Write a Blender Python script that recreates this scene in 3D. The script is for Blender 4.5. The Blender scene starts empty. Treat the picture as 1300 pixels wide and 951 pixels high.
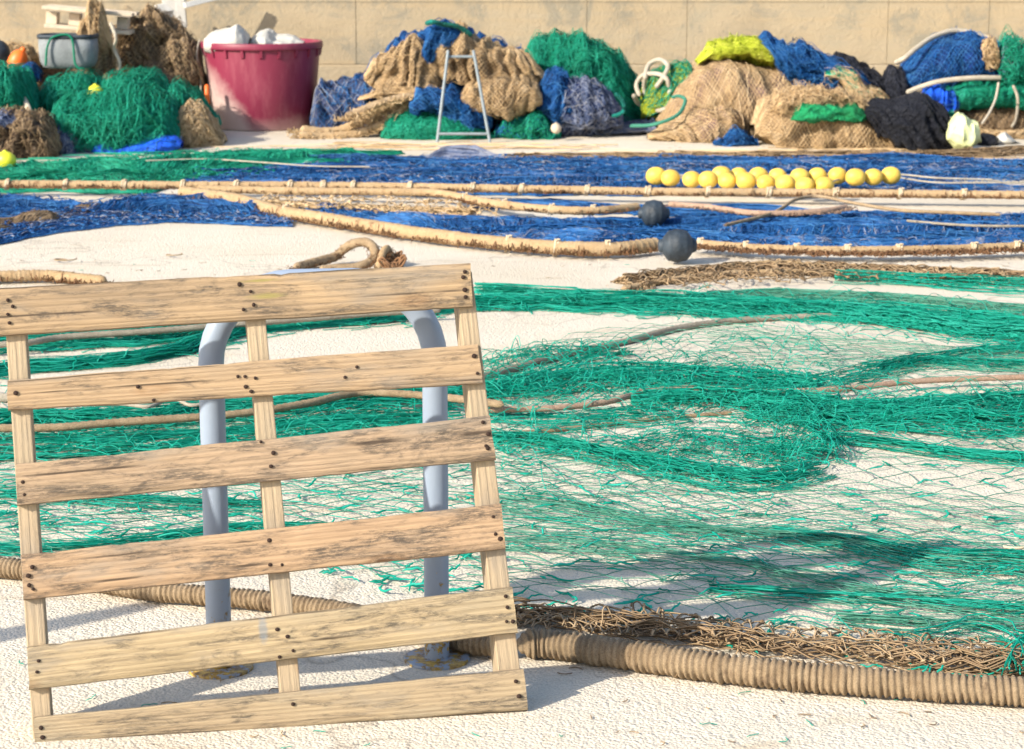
import bpy, math, random
import numpy as np
rng = np.random.default_rng(7)
random.seed(7)
SC = bpy.context.scene
COL = SC.collection
F, CX, CY, Y0, H = 2750.0, 650.0, 475.5, -100.0, 1.7
TH = math.atan((CY - Y0) / F)
ST, CT = math.sin(TH), math.cos(TH)

# ---------------------------------------------------------------- projection helpers (plan measurements -> metres)
def ray(px, py):
    px = np.asarray(px, float); py = np.asarray(py, float)
    a = (px - CX) / F; b = (CY - py) / F
    return np.stack([a, b * ST + CT, b * CT - ST], -1)
def G(px, py, z=0.0):
    r = ray(px, py); t = (np.asarray(z) - H) / r[..., 2]
    p = r * t[..., None]; p[..., 2] += H
    return p
def AT(px, py, Y):
    r = ray(px, py); t = np.asarray(Y) / r[..., 1]
    p = r * t[..., None]; p[..., 2] += H
    return p
def YD(py): return float(G(CX, py)[1])
def smooth(px, pts, k=1):
    """curve through (px, py) points, softened at the corners"""
    pts = np.asarray(pts, float); px = np.asarray(px, float)
    w = (pts[-1, 0] - pts[0, 0]) * 0.018 * k
    out = 0
    for o, g in ((-1.5, .12), (-.75, .23), (0, .3), (.75, .23), (1.5, .12)):
        out = out + g * np.interp(px + o * w, pts[:, 0], pts[:, 1])
    return out
def path(pts, n=60):
    """smooth Catmull-Rom through 3D points"""
    P = np.asarray(pts, float)
    if len(P) == 2:
        t = np.linspace(0, 1, n)[:, None]; return P[0] * (1 - t) + P[1] * t
    Q = np.vstack([2 * P[0] - P[1], P, 2 * P[-1] - P[-2]])
    m = len(P) - 1; out = []
    per = max(3, n // m)
    for i in range(m):
        a, b, c, d = Q[i], Q[i + 1], Q[i + 2], Q[i + 3]
        for t in np.linspace(0, 1, per, endpoint=(i == m - 1)):
            out.append(.5 * ((2 * b) + (c - a) * t + (2 * a - 5 * b + 4 * c - d) * t * t + (-a + 3 * b - 3 * c + d) * t ** 3))
    return np.array(out)
def resample(P, step):
    d = np.r_[0, np.cumsum(np.linalg.norm(np.diff(P, axis=0), axis=1))]
    n = max(4, int(d[-1] / step)); t = np.linspace(0, d[-1], n)
    return np.stack([np.interp(t, d, P[:, k]) for k in range(3)], -1), t

# ---------------------------------------------------------------- noise
def _h(ix, iy, iz, s):
    n = (ix * 374761393 + iy * 668265263 + iz * 2147483647 + s * 974711) & 0xffffffff
    n = ((n ^ (n >> 13)) * 1274126177) & 0xffffffff
    n = (n ^ (n >> 16)) & 0xffffffff
    return n.astype(np.float64) / 2147483647.5 - 1
def noise(p, s=0):
    p = np.asarray(p, float) + 100.37
    i = np.floor(p).astype(np.int64); f = p - i; u = f * f * f * (f * (f * 6 - 15) + 10)
    r = 0
    for a in (0, 1):
        for b in (0, 1):
            for c in (0, 1):
                w = (u[..., 0] if a else 1 - u[..., 0]) * (u[..., 1] if b else 1 - u[..., 1]) * (u[..., 2] if c else 1 - u[..., 2])
                r = r + w * _h(i[..., 0] + a, i[..., 1] + b, i[..., 2] + c, s)
    return r
def fbm(p, s=0, o=3):
    r, a = 0, 1.0
    for k in range(o):
        r = r + a * noise(np.asarray(p) * 2.03 ** k, s + 17 * k); a *= .5
    return r / 1.6
def ridge(p, s=0):
    return 1 - 2 * np.abs(noise(p, s))

# ---------------------------------------------------------------- mesh builder
class MB:
    def __init__(s): s.v, s.q, s.m, s.st, s.n, s.sm = [], [], [], [], 0, []
    def add(s, V, Q, mat=0, st=None, sm=True):
        V = np.asarray(V, float).reshape(-1, 3); Q = np.asarray(Q, np.int64).reshape(-1, 4)
        s.v.append(V); s.q.append(Q + s.n); s.m.append(np.full(len(Q), mat, np.int32)); s.sm.append(np.full(len(Q), sm, bool))
        if st is None: st = np.zeros((len(V), 3))
        st = np.asarray(st, float).reshape(len(V), -1)
        if st.shape[1] == 2: st = np.c_[st, np.zeros(len(V))]
        s.st.append(st); s.n += len(V); return s
    def grid(s, P, mat=0, st=None, cu=False, cv=False, sm=True):
        nu, nv = P.shape[:2]
        iu = np.arange(nu if cu else nu - 1); iv = np.arange(nv if cv else nv - 1)
        a, b = np.meshgrid(iu, iv, indexing='ij'); a2, b2 = (a + 1) % nu, (b + 1) % nv
        Q = np.stack([a * nv + b, a2 * nv + b, a2 * nv + b2, a * nv + b2], -1)
        if st is None:
            U, W = np.meshgrid(np.linspace(0, 1, nu), np.linspace(0, 1, nv), indexing='ij'); st = np.stack([U, W], -1)
        return s.add(P, Q, mat, np.asarray(st).reshape(nu * nv, -1), sm)
    def tubes(s, P, R, sides=3, mat=0, sm=True, rnd=True):
        """many thin strands at once: P (N,K,3), R scalar or (N,K)"""
        P = np.asarray(P, float); N, K = P.shape[:2]
        if N == 0: return s
        T = np.gradient(P, axis=1); T /= np.linalg.norm(T, axis=-1, keepdims=True) + 1e-12
        up = np.zeros_like(T); up[..., 2] = 1
        m = np.abs(T[..., 2]).mean(1) > .8; up[m] = (0.3, 1, 0)
        A = np.cross(T, up); A /= np.linalg.norm(A, axis=-1, keepdims=True) + 1e-9
        B = np.cross(A, T); R = np.broadcast_to(np.asarray(R, float), (N, K))
        an = np.arange(sides) * 2 * math.pi / sides + .5
        V = P[:, :, None] + R[:, :, None, None] * (np.cos(an)[:, None] * A[:, :, None] + np.sin(an)[:, None] * B[:, :, None])
        n, k, j = np.meshgrid(np.arange(N), np.arange(K - 1), np.arange(sides), indexing='ij')
        j2 = (j + 1) % sides; base = n * K * sides
        Q = np.stack([base + k * sides + j, base + (k + 1) * sides + j, base + (k + 1) * sides + j2, base + k * sides + j2], -1)
        r = rng.random(N); st = np.zeros((N, K, sides, 3)); st[..., 0] = np.linspace(0, 1, K)[:, None]; st[..., 2] = r[:, None, None]
        return s.add(V, Q, mat, st.reshape(-1, 3), sm)
    def box(s, c, d, mat=0, R=None, sm=False):
        c = np.asarray(c, float); d = np.asarray(d, float) / 2
        V = np.array([[x, y, z] for x in (-1, 1) for y in (-1, 1) for z in (-1, 1)]) * d
        if R is not None: V = V @ np.asarray(R).T
        return s.add(V + c, BOXQ, mat, None, sm)
    def hexa(s, V, mat=0, st=None): return s.add(V, BOXQ, mat, st, False)
    def build(s, name, mats, parent=None, bevel=0):
        me = bpy.data.meshes.new(name)
        V = np.vstack(s.v); Q = np.vstack(s.q)
        org = V.mean(0); org[2] = V[:, 2].min()
        if parent is not None: off = org
        me.vertices.add(len(V)); me.vertices.foreach_set('co', (V - org).astype(np.float32).ravel())
        me.loops.add(len(Q) * 4); me.loops.foreach_set('vertex_index', Q.astype(np.int32).ravel())
        me.polygons.add(len(Q)); me.polygons.foreach_set('loop_start', (np.arange(len(Q)) * 4).astype(np.int32))
        me.polygons.foreach_set('loop_total', np.full(len(Q), 4, np.int32))
        me.polygons.foreach_set('material_index', np.concatenate(s.m)); me.polygons.foreach_set('use_smooth', np.concatenate(s.sm))
        me.update(calc_edges=True)
        a = me.attributes.new('st', 'FLOAT_VECTOR', 'POINT'); a.data.foreach_set('vector', np.vstack(s.st).astype(np.float32).ravel())
        for m in (mats if isinstance(mats, (list, tuple)) else [mats]): me.materials.append(m)
        o = bpy.data.objects.new(name, me); COL.objects.link(o)
        if parent is not None:
            o.parent = parent; org = org - WL.get(parent.name, np.zeros(3))
            WL[o.name] = org + WL.get(parent.name, np.zeros(3))
        else: WL[o.name] = org
        o.location = org
        if bevel:
            b = o.modifiers.new('Bevel', 'BEVEL'); b.width = bevel; b.segments = 2; b.limit_method = 'ANGLE'
        return o
BOXQ = [[0, 1, 3, 2], [4, 6, 7, 5], [0, 4, 5, 1], [2, 3, 7, 6], [0, 2, 6, 4], [1, 5, 7, 3]]
WL = {}
def empty(name, loc):
    o = bpy.data.objects.new(name, None); COL.objects.link(o); o.location = loc; o.empty_display_size = .1
    WL[o.name] = np.asarray(loc, float); return o
def tag(o, label=None, cat=None, group=None, kind=None):
    if label: o['label'] = label
    if cat: o['category'] = cat
    if group: o['group'] = group
    if kind: o['kind'] = kind
    return o

# ---------------------------------------------------------------- materials
class NT:
    def __init__(s, name):
        s.m = bpy.data.materials.new(name); s.m.use_nodes = True; s.t = s.m.node_tree
        s.b = s.t.nodes['Principled BSDF']; s.b.inputs['Specular IOR Level'].default_value = .3
    def n(s, typ, ins=None, **kw):
        x = s.t.nodes.new(typ)
        for k, v in kw.items(): setattr(x, k, v)
        for k, v in (ins or {}).items():
            if isinstance(v, bpy.types.NodeSocket): s.t.links.new(v, x.inputs[k])
            else: x.inputs[k].default_value = v
        return x
    def l(s, a, b): s.t.links.new(a, b)
    def coord(s, kind='Object', scale=(1, 1, 1)):
        if kind == 'st': src = s.n('ShaderNodeAttribute', attribute_name='st').outputs['Vector']
        elif kind == 'pos': src = s.n('ShaderNodeNewGeometry').outputs['Position']
        else: src = s.n('ShaderNodeTexCoord').outputs[kind]
        return s.n('ShaderNodeMapping', {'Vector': src, 'Scale': scale}).outputs[0]
    def noise(s, vec, scale, detail=4, rough=.6, dist=0):
        return s.n('ShaderNodeTexNoise', {'Vector': vec, 'Scale': scale, 'Detail': detail, 'Roughness': rough, 'Distortion': dist}).outputs['Fac']
    def ramp(s, fac, stops):
        r = s.n('ShaderNodeValToRGB', {'Fac': fac}); e = r.color_ramp.elements
        while len(e) < len(stops): e.new(.5)
        for x, (p, c) in zip(e, stops): x.position = p; x.color = (c if len(c) == 4 else (*c, 1)) if not isinstance(c, (int, float)) else (c, c, c, 1)
        return r.outputs['Color']
    def mix(s, fac, a, b, mode='MIX'):
        x = s.n('ShaderNodeMix', data_type='RGBA', blend_type=mode)
        for i, v in ((0, fac), (6, a), (7, b)):
            if isinstance(v, bpy.types.NodeSocket): s.l(v, x.inputs[i])
            else: x.inputs[i].default_value = v if isinstance(v, (int, float)) else (*v, 1) if len(v) == 3 else v
        return x.outputs[2]
    def math(s, op, a, b=0.0):
        x = s.n('ShaderNodeMath', operation=op)
        for i, v in ((0, a), (1, b)):
            if isinstance(v, bpy.types.NodeSocket): s.l(v, x.inputs[i])
            else: x.inputs[i].default_value = v
        return x.outputs[0]
    def bump(s, h, dist=.01, strength=1.0):
        x = s.n('ShaderNodeBump', {'Height': h, 'Distance': dist, 'Strength': strength}); s.l(x.outputs[0], s.b.inputs['Normal'])
    def out(s, col, rough=.8):
        if isinstance(col, bpy.types.NodeSocket): s.l(col, s.b.inputs['Base Color'])
        else: s.b.inputs['Base Color'].default_value = (*col, 1)
        if isinstance(rough, bpy.types.NodeSocket): s.l(rough, s.b.inputs['Roughness'])
        else: s.b.inputs['Roughness'].default_value = rough
        return s.m

def twine(name, c1, c2, c3=None, rough=.65, sc=3.0, thru=0.0):
    """strand material: colour differs from strand to strand and along its length"""
    t = NT(name); p = t.coord('pos')
    n = t.noise(p, sc, 4, .65)
    rnd = t.n('ShaderNodeSeparateXYZ', {'Vector': t.n('ShaderNodeAttribute', attribute_name='st').outputs['Vector']}).outputs['Z']
    f = t.math('ADD', t.math('MULTIPLY', rnd, .55), t.math('MULTIPLY', n, .6))
    col = t.ramp(f, [(.28, c1), (.55, c2), (.95, c3 or c2)])
    m = t.out(col, rough)
    if thru:
        tr = t.n('ShaderNodeBsdfTranslucent', {'Color': col}); mx = t.n('ShaderNodeMixShader', {0: thru, 1: t.b.outputs[0], 2: tr.outputs[0]})
        t.l(mx.outputs[0], t.t.nodes['Material Output'].inputs['Surface'])
    return m
def netcore(name, c1, c2, c3=None, mesh=30.0, bump=.02, rough=.85, st=True, sc=2.5, streak=(1, 1, 1), contrast=1.0):
    """body of bunched netting: layered mesh cloth"""
    t = NT(name); p = t.coord('pos'); ps = t.coord('pos', streak)
    n = t.noise(ps, sc, 6, .68, .4)
    col = t.ramp(n, [(.34, c1), (.52, c2), (.72, c3 or c2)])
    u = t.n('ShaderNodeSeparateXYZ', {'Vector': t.coord('st', (mesh, mesh, mesh))})
    w = t.noise(p, 6, 2)
    uu = t.math('ADD', u.outputs[0], t.math('MULTIPLY', w, 2.5)); vv = t.math('ADD', u.outputs[1], t.math('MULTIPLY', w, -2.0))
    a = t.math('ABSOLUTE', t.math('SINE', t.math('ADD', uu, vv))); b = t.math('ABSOLUTE', t.math('SINE', t.math('SUBTRACT', uu, vv)))
    g = t.math('MINIMUM', a, b)
    fine = t.noise(p, 70, 3, .7)
    fb = t.noise(ps, 14, 5, .7, .6)
    h = t.math('ADD', t.math('MULTIPLY', fb, 1.6), t.math('SUBTRACT', t.math('MULTIPLY', fine, .5), t.math('MULTIPLY', g, .25)))
    t.bump(h, bump * 1.6, 1)
    var = t.ramp(t.math('ADD', t.math('MULTIPLY', fine, .6), t.math('MULTIPLY', fb, .5)), [(.4, 1 - .38 * contrast), (.66, 1.0)])
    return t.out(t.mix(1.0, col, var, 'MULTIPLY'), rough)
def rope_mat(name, c1, c2, dark=None):
    t = NT(name); p = t.coord('pos')
    n = t.noise(p, 14, 6, .8); f = t.noise(p, 260, 5, .9)
    col = t.mix(t.ramp(n, [(.38, 0.0), (.62, 1.0)]), c1, c2)
    if dark: col = t.mix(t.ramp(t.noise(p, 9, 4, .7), [(.6, 0.0), (.72, 1.0)]), col, dark)
    col = t.mix(1.0, col, t.ramp(f, [(.36, .5), (.56, 1.0)]), 'MULTIPLY')
    t.bump(t.math('ADD', f, t.math('MULTIPLY', n, .4)), .008); return t.out(col, .9)
def plain(name, c, rough=.5, bump=.0, var=.15, spec=.4, sc=8):
    t = NT(name); p = t.coord('pos'); n = t.noise(p, sc, 5, .65)
    col = t.mix(1.0, c, t.ramp(n, [(.3, 1 - var), (.7, 1.0)]), 'MULTIPLY')
    t.b.inputs['Specular IOR Level'].default_value = spec
    if bump: t.bump(t.noise(p, sc * 6, 4), bump)
    return t.out(col, rough)

# ground
def ground_mat():
    t = NT('ground_concrete'); p = t.coord('pos')
    big = t.noise(p, .55, 6, .62, .3); mid = t.noise(p, 5, 5, .7); fine = t.noise(p, 170, 3, .75); grit = t.noise(p, 60, 4, .7)
    col = t.ramp(big, [(.3, (.56, .48, .365)), (.5, (.65, .575, .465)), (.72, (.58, .49, .36))])
    col = t.mix(t.ramp(mid, [(.58, 0.0), (.78, .5)]), col, (.62, .47, .29))
    st = t.noise(t.coord('pos', (.5, 2.2, 1)), 2.3, 6, .7, .8)
    col = t.mix(t.ramp(st, [(.58, 0.0), (.68, .5)]), col, (.42, .32, .20))
    col = t.mix(t.ramp(t.noise(p, 22, 4, .8), [(.66, 0.0), (.74, .55)]), col, (.33, .27, .2))
    cr = t.n('ShaderNodeTexVoronoi', {'Vector': t.n('ShaderNodeVectorMath', {0: p, 1: t.n('ShaderNodeTexNoise', {'Vector': p, 'Scale': 2.5}).outputs['Color']}, operation='ADD').outputs[0], 'Scale': .42}, feature='DISTANCE_TO_EDGE').outputs['Distance']
    col = t.mix(t.ramp(cr, [(.0, .55), (.006, 0.0)]), col, (.28, .23, .17))
    col = t.mix(t.ramp(t.noise(p, 1.7, 7, .75, 1.2), [(.5, 0.0), (.62, .4)]), col, (.60, .52, .41))
    col = t.mix(1.0, col, t.ramp(fine, [(.3, .66), (.55, 1.0)]), 'MULTIPLY')
    v = t.n('ShaderNodeTexVoronoi', {'Vector': p, 'Scale': 130.0}).outputs['Distance']
    v2 = t.n('ShaderNodeTexVoronoi', {'Vector': p, 'Scale': 62.0}).outputs['Distance']
    h = t.math('ADD', t.math('MULTIPLY', v, -.9), t.math('ADD', t.math('MULTIPLY', fine, .6), t.math('MULTIPLY', v2, -.8)))
    t.bump(h, .003, 1.0); return t.out(col, .93)
def wall_mat():
    t = NT('wall_concrete'); p = t.coord('pos'); g = t.coord('pos', (1, 1, 1))
    big = t.noise(g, .8, 6, .65, .6); fine = t.noise(p, 28, 5, .75); bands = t.noise(t.coord('pos', (.25, 1, 6)), 1.5, 5, .7)
    col = t.ramp(big, [(.3, (.26, .21, .14)), (.5, (.355, .285, .19)), (.7, (.28, .25, .185))])
    col = t.mix(t.ramp(bands, [(.45, 0.0), (.7, .75)]), col, (.365, .275, .165))
    col = t.mix(t.ramp(t.noise(p, 2.1, 7, .75, 1.), [(.50, 0.0), (.62, .7)]), col, (.205, .19, .15))
    col = t.mix(t.ramp(fine, [(.6, 0.0), (.74, .5)]), col, (.28, .22, .15))
    t.bump(t.math('ADD', fine, t.math('MULTIPLY', t.noise(p, 6, 5, .7), .4)), .016, .7); return t.out(col, .92)
def wood_mat(name, seed, c1, c2, c3, mould=.5, lichen=None, paint=None):
    t = NT(name)
    a = t.n('ShaderNodeAttribute', attribute_name='st').outputs['Vector']
    v = t.n('ShaderNodeMapping', {'Vector': a, 'Location': (seed * 3.7, seed * 1.3, seed)}).outputs[0]
    def m(sx, sy): return t.n('ShaderNodeMapping', {'Vector': v, 'Scale': (sx, sy, 1)}).outputs[0]
    warp = t.noise(m(2.2, 7), 1.2, 3, .5)
    grain = t.n('ShaderNodeTexWave', {'Vector': m(.35, 13), 'Scale': 1.7, 'Distortion': 7.0, 'Detail': 3.0, 'Detail Scale': .9, 'Detail Roughness': .6}, bands_direction='Y').outputs['Fac']
    fib = t.noise(m(7, 230), 1.5, 5, .75); fib2 = t.noise(m(9, 420), 1.0, 3, .7)
    col = t.ramp(warp, [(.3, c1), (.52, c2), (.72, c3)])
    col = t.mix(t.ramp(grain, [(.5, 0.0), (.95, .38 if mould > .3 else .12)]), col, tuple(x * .6 for x in c1))
    col = t.mix(1.0, col, t.ramp(fib, [(.3, .82), (.6, 1.0)]), 'MULTIPLY')
    patch = t.noise(m(6, 24), 1.1, 5, .72, .8); streak = t.noise(m(34, 190), 1.2, 6, .85)
    mk = t.math('MULTIPLY', t.ramp(patch, [(.60 - .13 * mould, 0.0), (.75 - .13 * mould, 1.0)]), t.ramp(streak, [(.40, 0.0), (.54, 1.0)]))
    col = t.mix(t.math('MULTIPLY', mk, .82), col, (.055, .05, .045))
    pt2 = t.noise(m(2.2, 7), 1.4, 4, .6)
    col = t.mix(t.ramp(pt2, [(.52, 0.0), (.66, .5)]), col, (.25, .22, .18))
    kv = t.n('ShaderNodeTexVoronoi', {'Vector': m(3.3, 8.5), 'Scale': 1.0}).outputs['Distance']
    kd = t.math('ADD', kv, t.math('MULTIPLY', t.noise(m(20, 60), 1, 3), .05))
    col = t.mix(t.ramp(kd, [(.075, .85), (.115, 0.0)]), col, (.12, .06, .03))
    col = t.mix(t.ramp(kd, [(.10, .0), (.14, .35), (.22, 0.0)]), col, (.30, .16, .07))
    sp_ = t.noise(m(60, 120), 1.0, 4, .8); col = t.mix(t.ramp(sp_, [(.64, 0.0), (.72, .55)]), col, (.14, .11, .085))
    crack = t.n('ShaderNodeTexWave', {'Vector': m(.18, 5), 'Scale': 1.1, 'Distortion': 5.0, 'Detail': 4.0, 'Detail Scale': 1.3}, bands_direction='Y').outputs['Fac']
    ck = t.math('MULTIPLY', t.ramp(crack, [(.965, 0.0), (.995, 1.0)]), t.ramp(t.noise(m(2.5, 5), 1.3, 2), [(.5, 0.0), (.6, 1.0)]))
    col = t.mix(t.math('MULTIPLY', ck, .85), col, (.05, .035, .025))
    xy = t.n('ShaderNodeSeparateXYZ', {'Vector': a})
    def spot(u0, w0, ru, rw):
        dx = t.math('DIVIDE', t.math('SUBTRACT', xy.outputs[0], u0), ru); dy = t.math('DIVIDE', t.math('SUBTRACT', xy.outputs[1], w0), rw)
        return t.math('ADD', t.math('SQRT', t.math('ADD', t.math('MULTIPLY', dx, dx), t.math('MULTIPLY', dy, dy))), t.math('MULTIPLY', t.math('SUBTRACT', streak, .5), 1.6))
    if lichen:
        for sp in lichen: col = t.mix(t.ramp(spot(*sp), [(.3, .6), (1.0, 0.0)]), col, (.25, .23, .05))
    if paint:
        for sp in paint: col = t.mix(t.ramp(spot(*sp), [(.5, .5), (1.0, 0.0)]), col, (.14, .20, .26))
    t.bump(t.math('ADD', t.math('ADD', fib, t.math('MULTIPLY', fib2, .5)), t.math('MULTIPLY', grain, -.4)), .0022, 1.0)
    t.b.inputs['Specular IOR Level'].default_value = .2
    return t.out(col, .78)

M = {}
M['g_ground'] = ground_mat(); M['wall'] = wall_mat()
M['teal'] = twine('teal_twine', (.005, .29, .21), (.008, .53, .40), (.08, .70, .57), .6, thru=.6)
M['tealdull'] = twine('faded_teal_twine', (.08, .32, .23), (.14, .46, .34), (.30, .58, .45), .75, thru=.5)
M['green'] = twine('green_twine', (.005, .20, .11), (.008, .35, .21), (.04, .52, .35), .6, thru=.3)
M['greencore'] = netcore('green_net_body', (.004, .11, .06), (.006, .25, .14), (.02, .36, .22), 90)
M['seagreen'] = netcore('sea_green_net_body', (.004, .15, .09), (.006, .29, .17), (.03, .36, .24), 90)
M['teal_body'] = netcore('teal_net_body', (.004, .14, .10), (.006, .22, .18), (.02, .30, .24), 90)
M['blue'] = twine('blue_twine', (.003, .028, .10), (.005, .105, .36), (.08, .26, .52), .65, thru=.2)
M['bluecore'] = netcore('blue_net_body', (.003, .028, .11), (.004, .075, .27), (.008, .13, .40), 60)
M['bluefade'] = twine('faded_blue_twine', (.03, .05, .14), (.12, .16, .27), (.38, .37, .38), .8)
M['bluedrift'] = netcore('flat_blue_net_body', (.006, .03, .11), (.005, .085, .30), (.20, .27, .40), 60, .04, sc=2.2, streak=(.35, 3.2, 3))
M['bluegrey'] = netcore('blue_grey_net_body', (.03, .05, .14), (.08, .10, .2), (.2, .19, .25), 60, streak=(1.2, 3, 3))
M['darkblue'] = netcore('dark_blue_net_body', (.008, .02, .08), (.02, .04, .13), (.09, .09, .16), 90)
M['darkblue2'] = netcore('navy_net_body', (.003, .015, .08), (.004, .035, .19), (.006, .06, .26), 60)
M['brightblue'] = netcore('bright_blue_cloth', (.003, .06, .45), (.004, .10, .70), (.01, .14, .8), 40, .01, .6, contrast=.6)
M['tan'] = twine('tan_twine', (.34, .23, .12), (.52, .36, .19), (.66, .50, .32), .8)
M['tancore'] = netcore('tan_net_body', (.22, .145, .08), (.38, .26, .14), (.52, .41, .27), 60)
M['tanpurple'] = netcore('tan_purple_net_body', (.17, .10, .12), (.38, .26, .15), (.50, .38, .22), 60, sc=2.6, streak=(1.6, 1, .6))
M['brown'] = twine('brown_twine', (.12, .08, .045), (.26, .175, .10), (.40, .29, .17), .9)
M['browncore'] = netcore('brown_net_body', (.10, .07, .05), (.22, .155, .10), (.36, .27, .18), 60, .03)
M['crust'] = netcore('crusted_net_body', (.03, .025, .025), (.12, .075, .045), (.34, .25, .17), 40, .05, sc=9)
M['lime'] = netcore('lime_net_body', (.22, .28, .01), (.36, .42, .02), (.46, .50, .05), 60)
M['limetw'] = twine('lime_twine', (.25, .32, .01), (.45, .50, .03), (.6, .6, .1))
M['black'] = netcore('black_net_body', (.004, .005, .01), (.012, .014, .024), (.035, .038, .05), 60, .03, .6)
M['cloth'] = netcore('emerald_cloth', (.004, .16, .05), (.006, .28, .10), (.01, .36, .14), 50, .02, .7)
M['rope'] = rope_mat('tan_wrapped_rope', (.52, .345, .18), (.60, .43, .25), (.26, .15, .075))
M['ropebrown'] = rope_mat('brown_wrapped_rope', (.36, .25, .145), (.52, .38, .235), (.20, .13, .08))
M['ropegrey'] = rope_mat('grey_laid_rope', (.34, .29, .22), (.46, .40, .31), (.2, .16, .12))
M['ropewhite'] = rope_mat('white_laid_rope', (.50, .43, .33), (.62, .55, .44))
M['pinkrope'] = rope_mat('pinkish_rope', (.5, .32, .22), (.55, .38, .28), (.25, .15, .12))
M['rust'] = plain('rust_brown_rope', (.22, .11, .05), .9, .004, .5)
M['white'] = plain('white_sheet', (.50, .48, .43), .6, .004, .15)
M['tie'] = plain('pale_tie', (.56, .45, .31), .8, .002, .3, sc=30)
M['yellow'] = plain('yellow_plastic', (.78, .53, .09), .5, .002, .4, .35, 14)
M['lemon'] = plain('lemon_plastic', (.62, .62, .03), .42, 0, .1, .5)
M['floatdark'] = plain('dark_rubber', (.035, .05, .068), .55, .004, .65, .4, 14)
M['orange'] = plain('orange_plastic', (.85, .16, .02), .45, 0, .2)
M['greyplastic'] = plain('grey_tub_plastic', (.22, .24, .25), .7, .004, .4, .3, 10)
M['bleach'] = plain('bleached_wood', (.60, .50, .38), .85, .003, .3, .2, 12)
M['whitewood'] = plain('whitewashed_wood', (.66, .64, .60), .8, .003, .25, .2, 12)
M['metal'] = plain('painted_steel', (.23, .27, .29), .5, 0, .3, .5, 20)
M['nail'] = plain('rusty_nail', (.035, .018, .012), .8, 0, .4, .3, 80)
M['blacktw'] = twine('black_twine', (.006, .007, .012), (.014, .016, .026), (.05, .055, .08), .6)
M['bag'] = plain('pale_yellow_bag', (.62, .66, .34), .5, .006, .15, .4)

# ---------------------------------------------------------------- surfaces of bunched net
def samp(Gd, u, v, cu=False):
    nu, nv = Gd.shape[:2]
    x = np.clip(u, 0, 1) * (nu - 1); y = np.clip(v, 0, 1) * (nv - 1)
    i = np.minimum(x.astype(int), nu - 2); j = np.minimum(y.astype(int), nv - 2); a = (x - i)[..., None]; b = (y - j)[..., None]
    return Gd[i, j] * (1 - a) * (1 - b) + Gd[i + 1, j] * a * (1 - b) + Gd[i, j + 1] * (1 - a) * b + Gd[i + 1, j + 1] * a * b

def lobe_surface(top, bot, Y, D, ns=110, nphi=72, amp=.03, fr=(5, 5, 5), seed=0, e=.85, warp=.35, ends=.5, pleat=0, pamp=.05, lean=.25):
    top = np.asarray(top, float); bot = np.asarray(bot, float)
    px = np.linspace(top[0, 0], top[-1, 0], ns)
    ty = smooth(px, top); by = smooth(px, bot); by = np.maximum(by, ty + 1)
    Yp = np.interp(px, [p[0] for p in Y], [p[1] for p in Y]) if isinstance(Y, (list, tuple)) else np.full(ns, float(Y))
    pt = AT(px, ty, Yp); zt = pt[:, 2]; zb = AT(px, by, Yp)[:, 2]
    zc = (zt + zb) / 2; rz = (zt - zb) / 2; x = pt[:, 0]
    ry = D * (np.clip(rz / rz.max(), 0, 1) ** ends)
    ph = np.linspace(-.5 * math.pi, 1.5 * math.pi, nphi)
    sg = lambda a: np.sign(a) * np.abs(a) ** e
    Pn = np.stack([np.repeat(x[:, None], nphi, 1), Yp[:, None] - ry[:, None] * sg(np.cos(ph))[None], zc[:, None] + rz[:, None] * sg(np.sin(ph))[None]], -1)
    nrm = np.stack([np.zeros((ns, nphi)), -np.cos(ph)[None] * np.ones((ns, 1)), np.sin(ph)[None] * np.ones((ns, 1))], -1)
    q = Pn + warp * .25 * np.stack([noise(Pn * 3, seed + 1), noise(Pn * 3, seed + 2), noise(Pn * 3, seed + 3)], -1)
    fr = np.array(fr) * .8; amp = amp * 1.35
    d = ridge(q * np.array(fr), seed) * .75 + ridge(q * np.array(fr) * 2.3, seed + 5) * .3 + fbm(Pn * 9, seed + 9) * .25
    if pleat:   # hanging folds that wander, merge and fan out downwards
        uu = (x - x[0])[:, None] / (abs(x[-1] - x[0]) + 1e-6); vv = (ph / math.pi)[None] + 0 * uu; uu = uu + 0 * vv
        qq = np.stack([uu * 3, vv * 1.5, 0 * uu + seed], -1)
        sd = uu + lean * (vv - .5) * .4 + .10 * noise(qq, seed + 31) + .04 * noise(qq * 3, seed + 32)
        w1 = 1 - np.abs(np.sin(math.pi * pleat * sd)) ** .8; w2 = 1 - np.abs(np.sin(math.pi * pleat * 2.3 * sd + 1))
        Pn = Pn + nrm * (-pamp * (w1 * 1.0 + w2 * .35) * (.6 + .5 * noise(qq * 2, seed + 33)) * np.clip(rz / rz.max() * 2, .3, 1)[:, None])[..., None]
    damp = np.clip(rz / rz.max() * 2, .25, 1)[:, None]
    Pn = Pn + nrm * (amp * (d - .35) * damp)[..., None]
    Pn[..., 2] = np.where(Pn[..., 2] < .006, .006 + .002 * (Pn[..., 2] * 50 % 1), Pn[..., 2])
    return Pn
def add_lobe(mb, S, mat=0):
    ns, nphi = S.shape[:2]
    L = np.linalg.norm(S[-1].mean(0) - S[0].mean(0)); Hh = 2 * (S[..., 2].max() - S[..., 2].min()) + .3
    U, W = np.meshgrid(np.linspace(0, L, ns), np.linspace(0, Hh, nphi), indexing='ij')
    mb.grid(S, mat, np.stack([U, W], -1))
    return L, Hh
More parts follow.
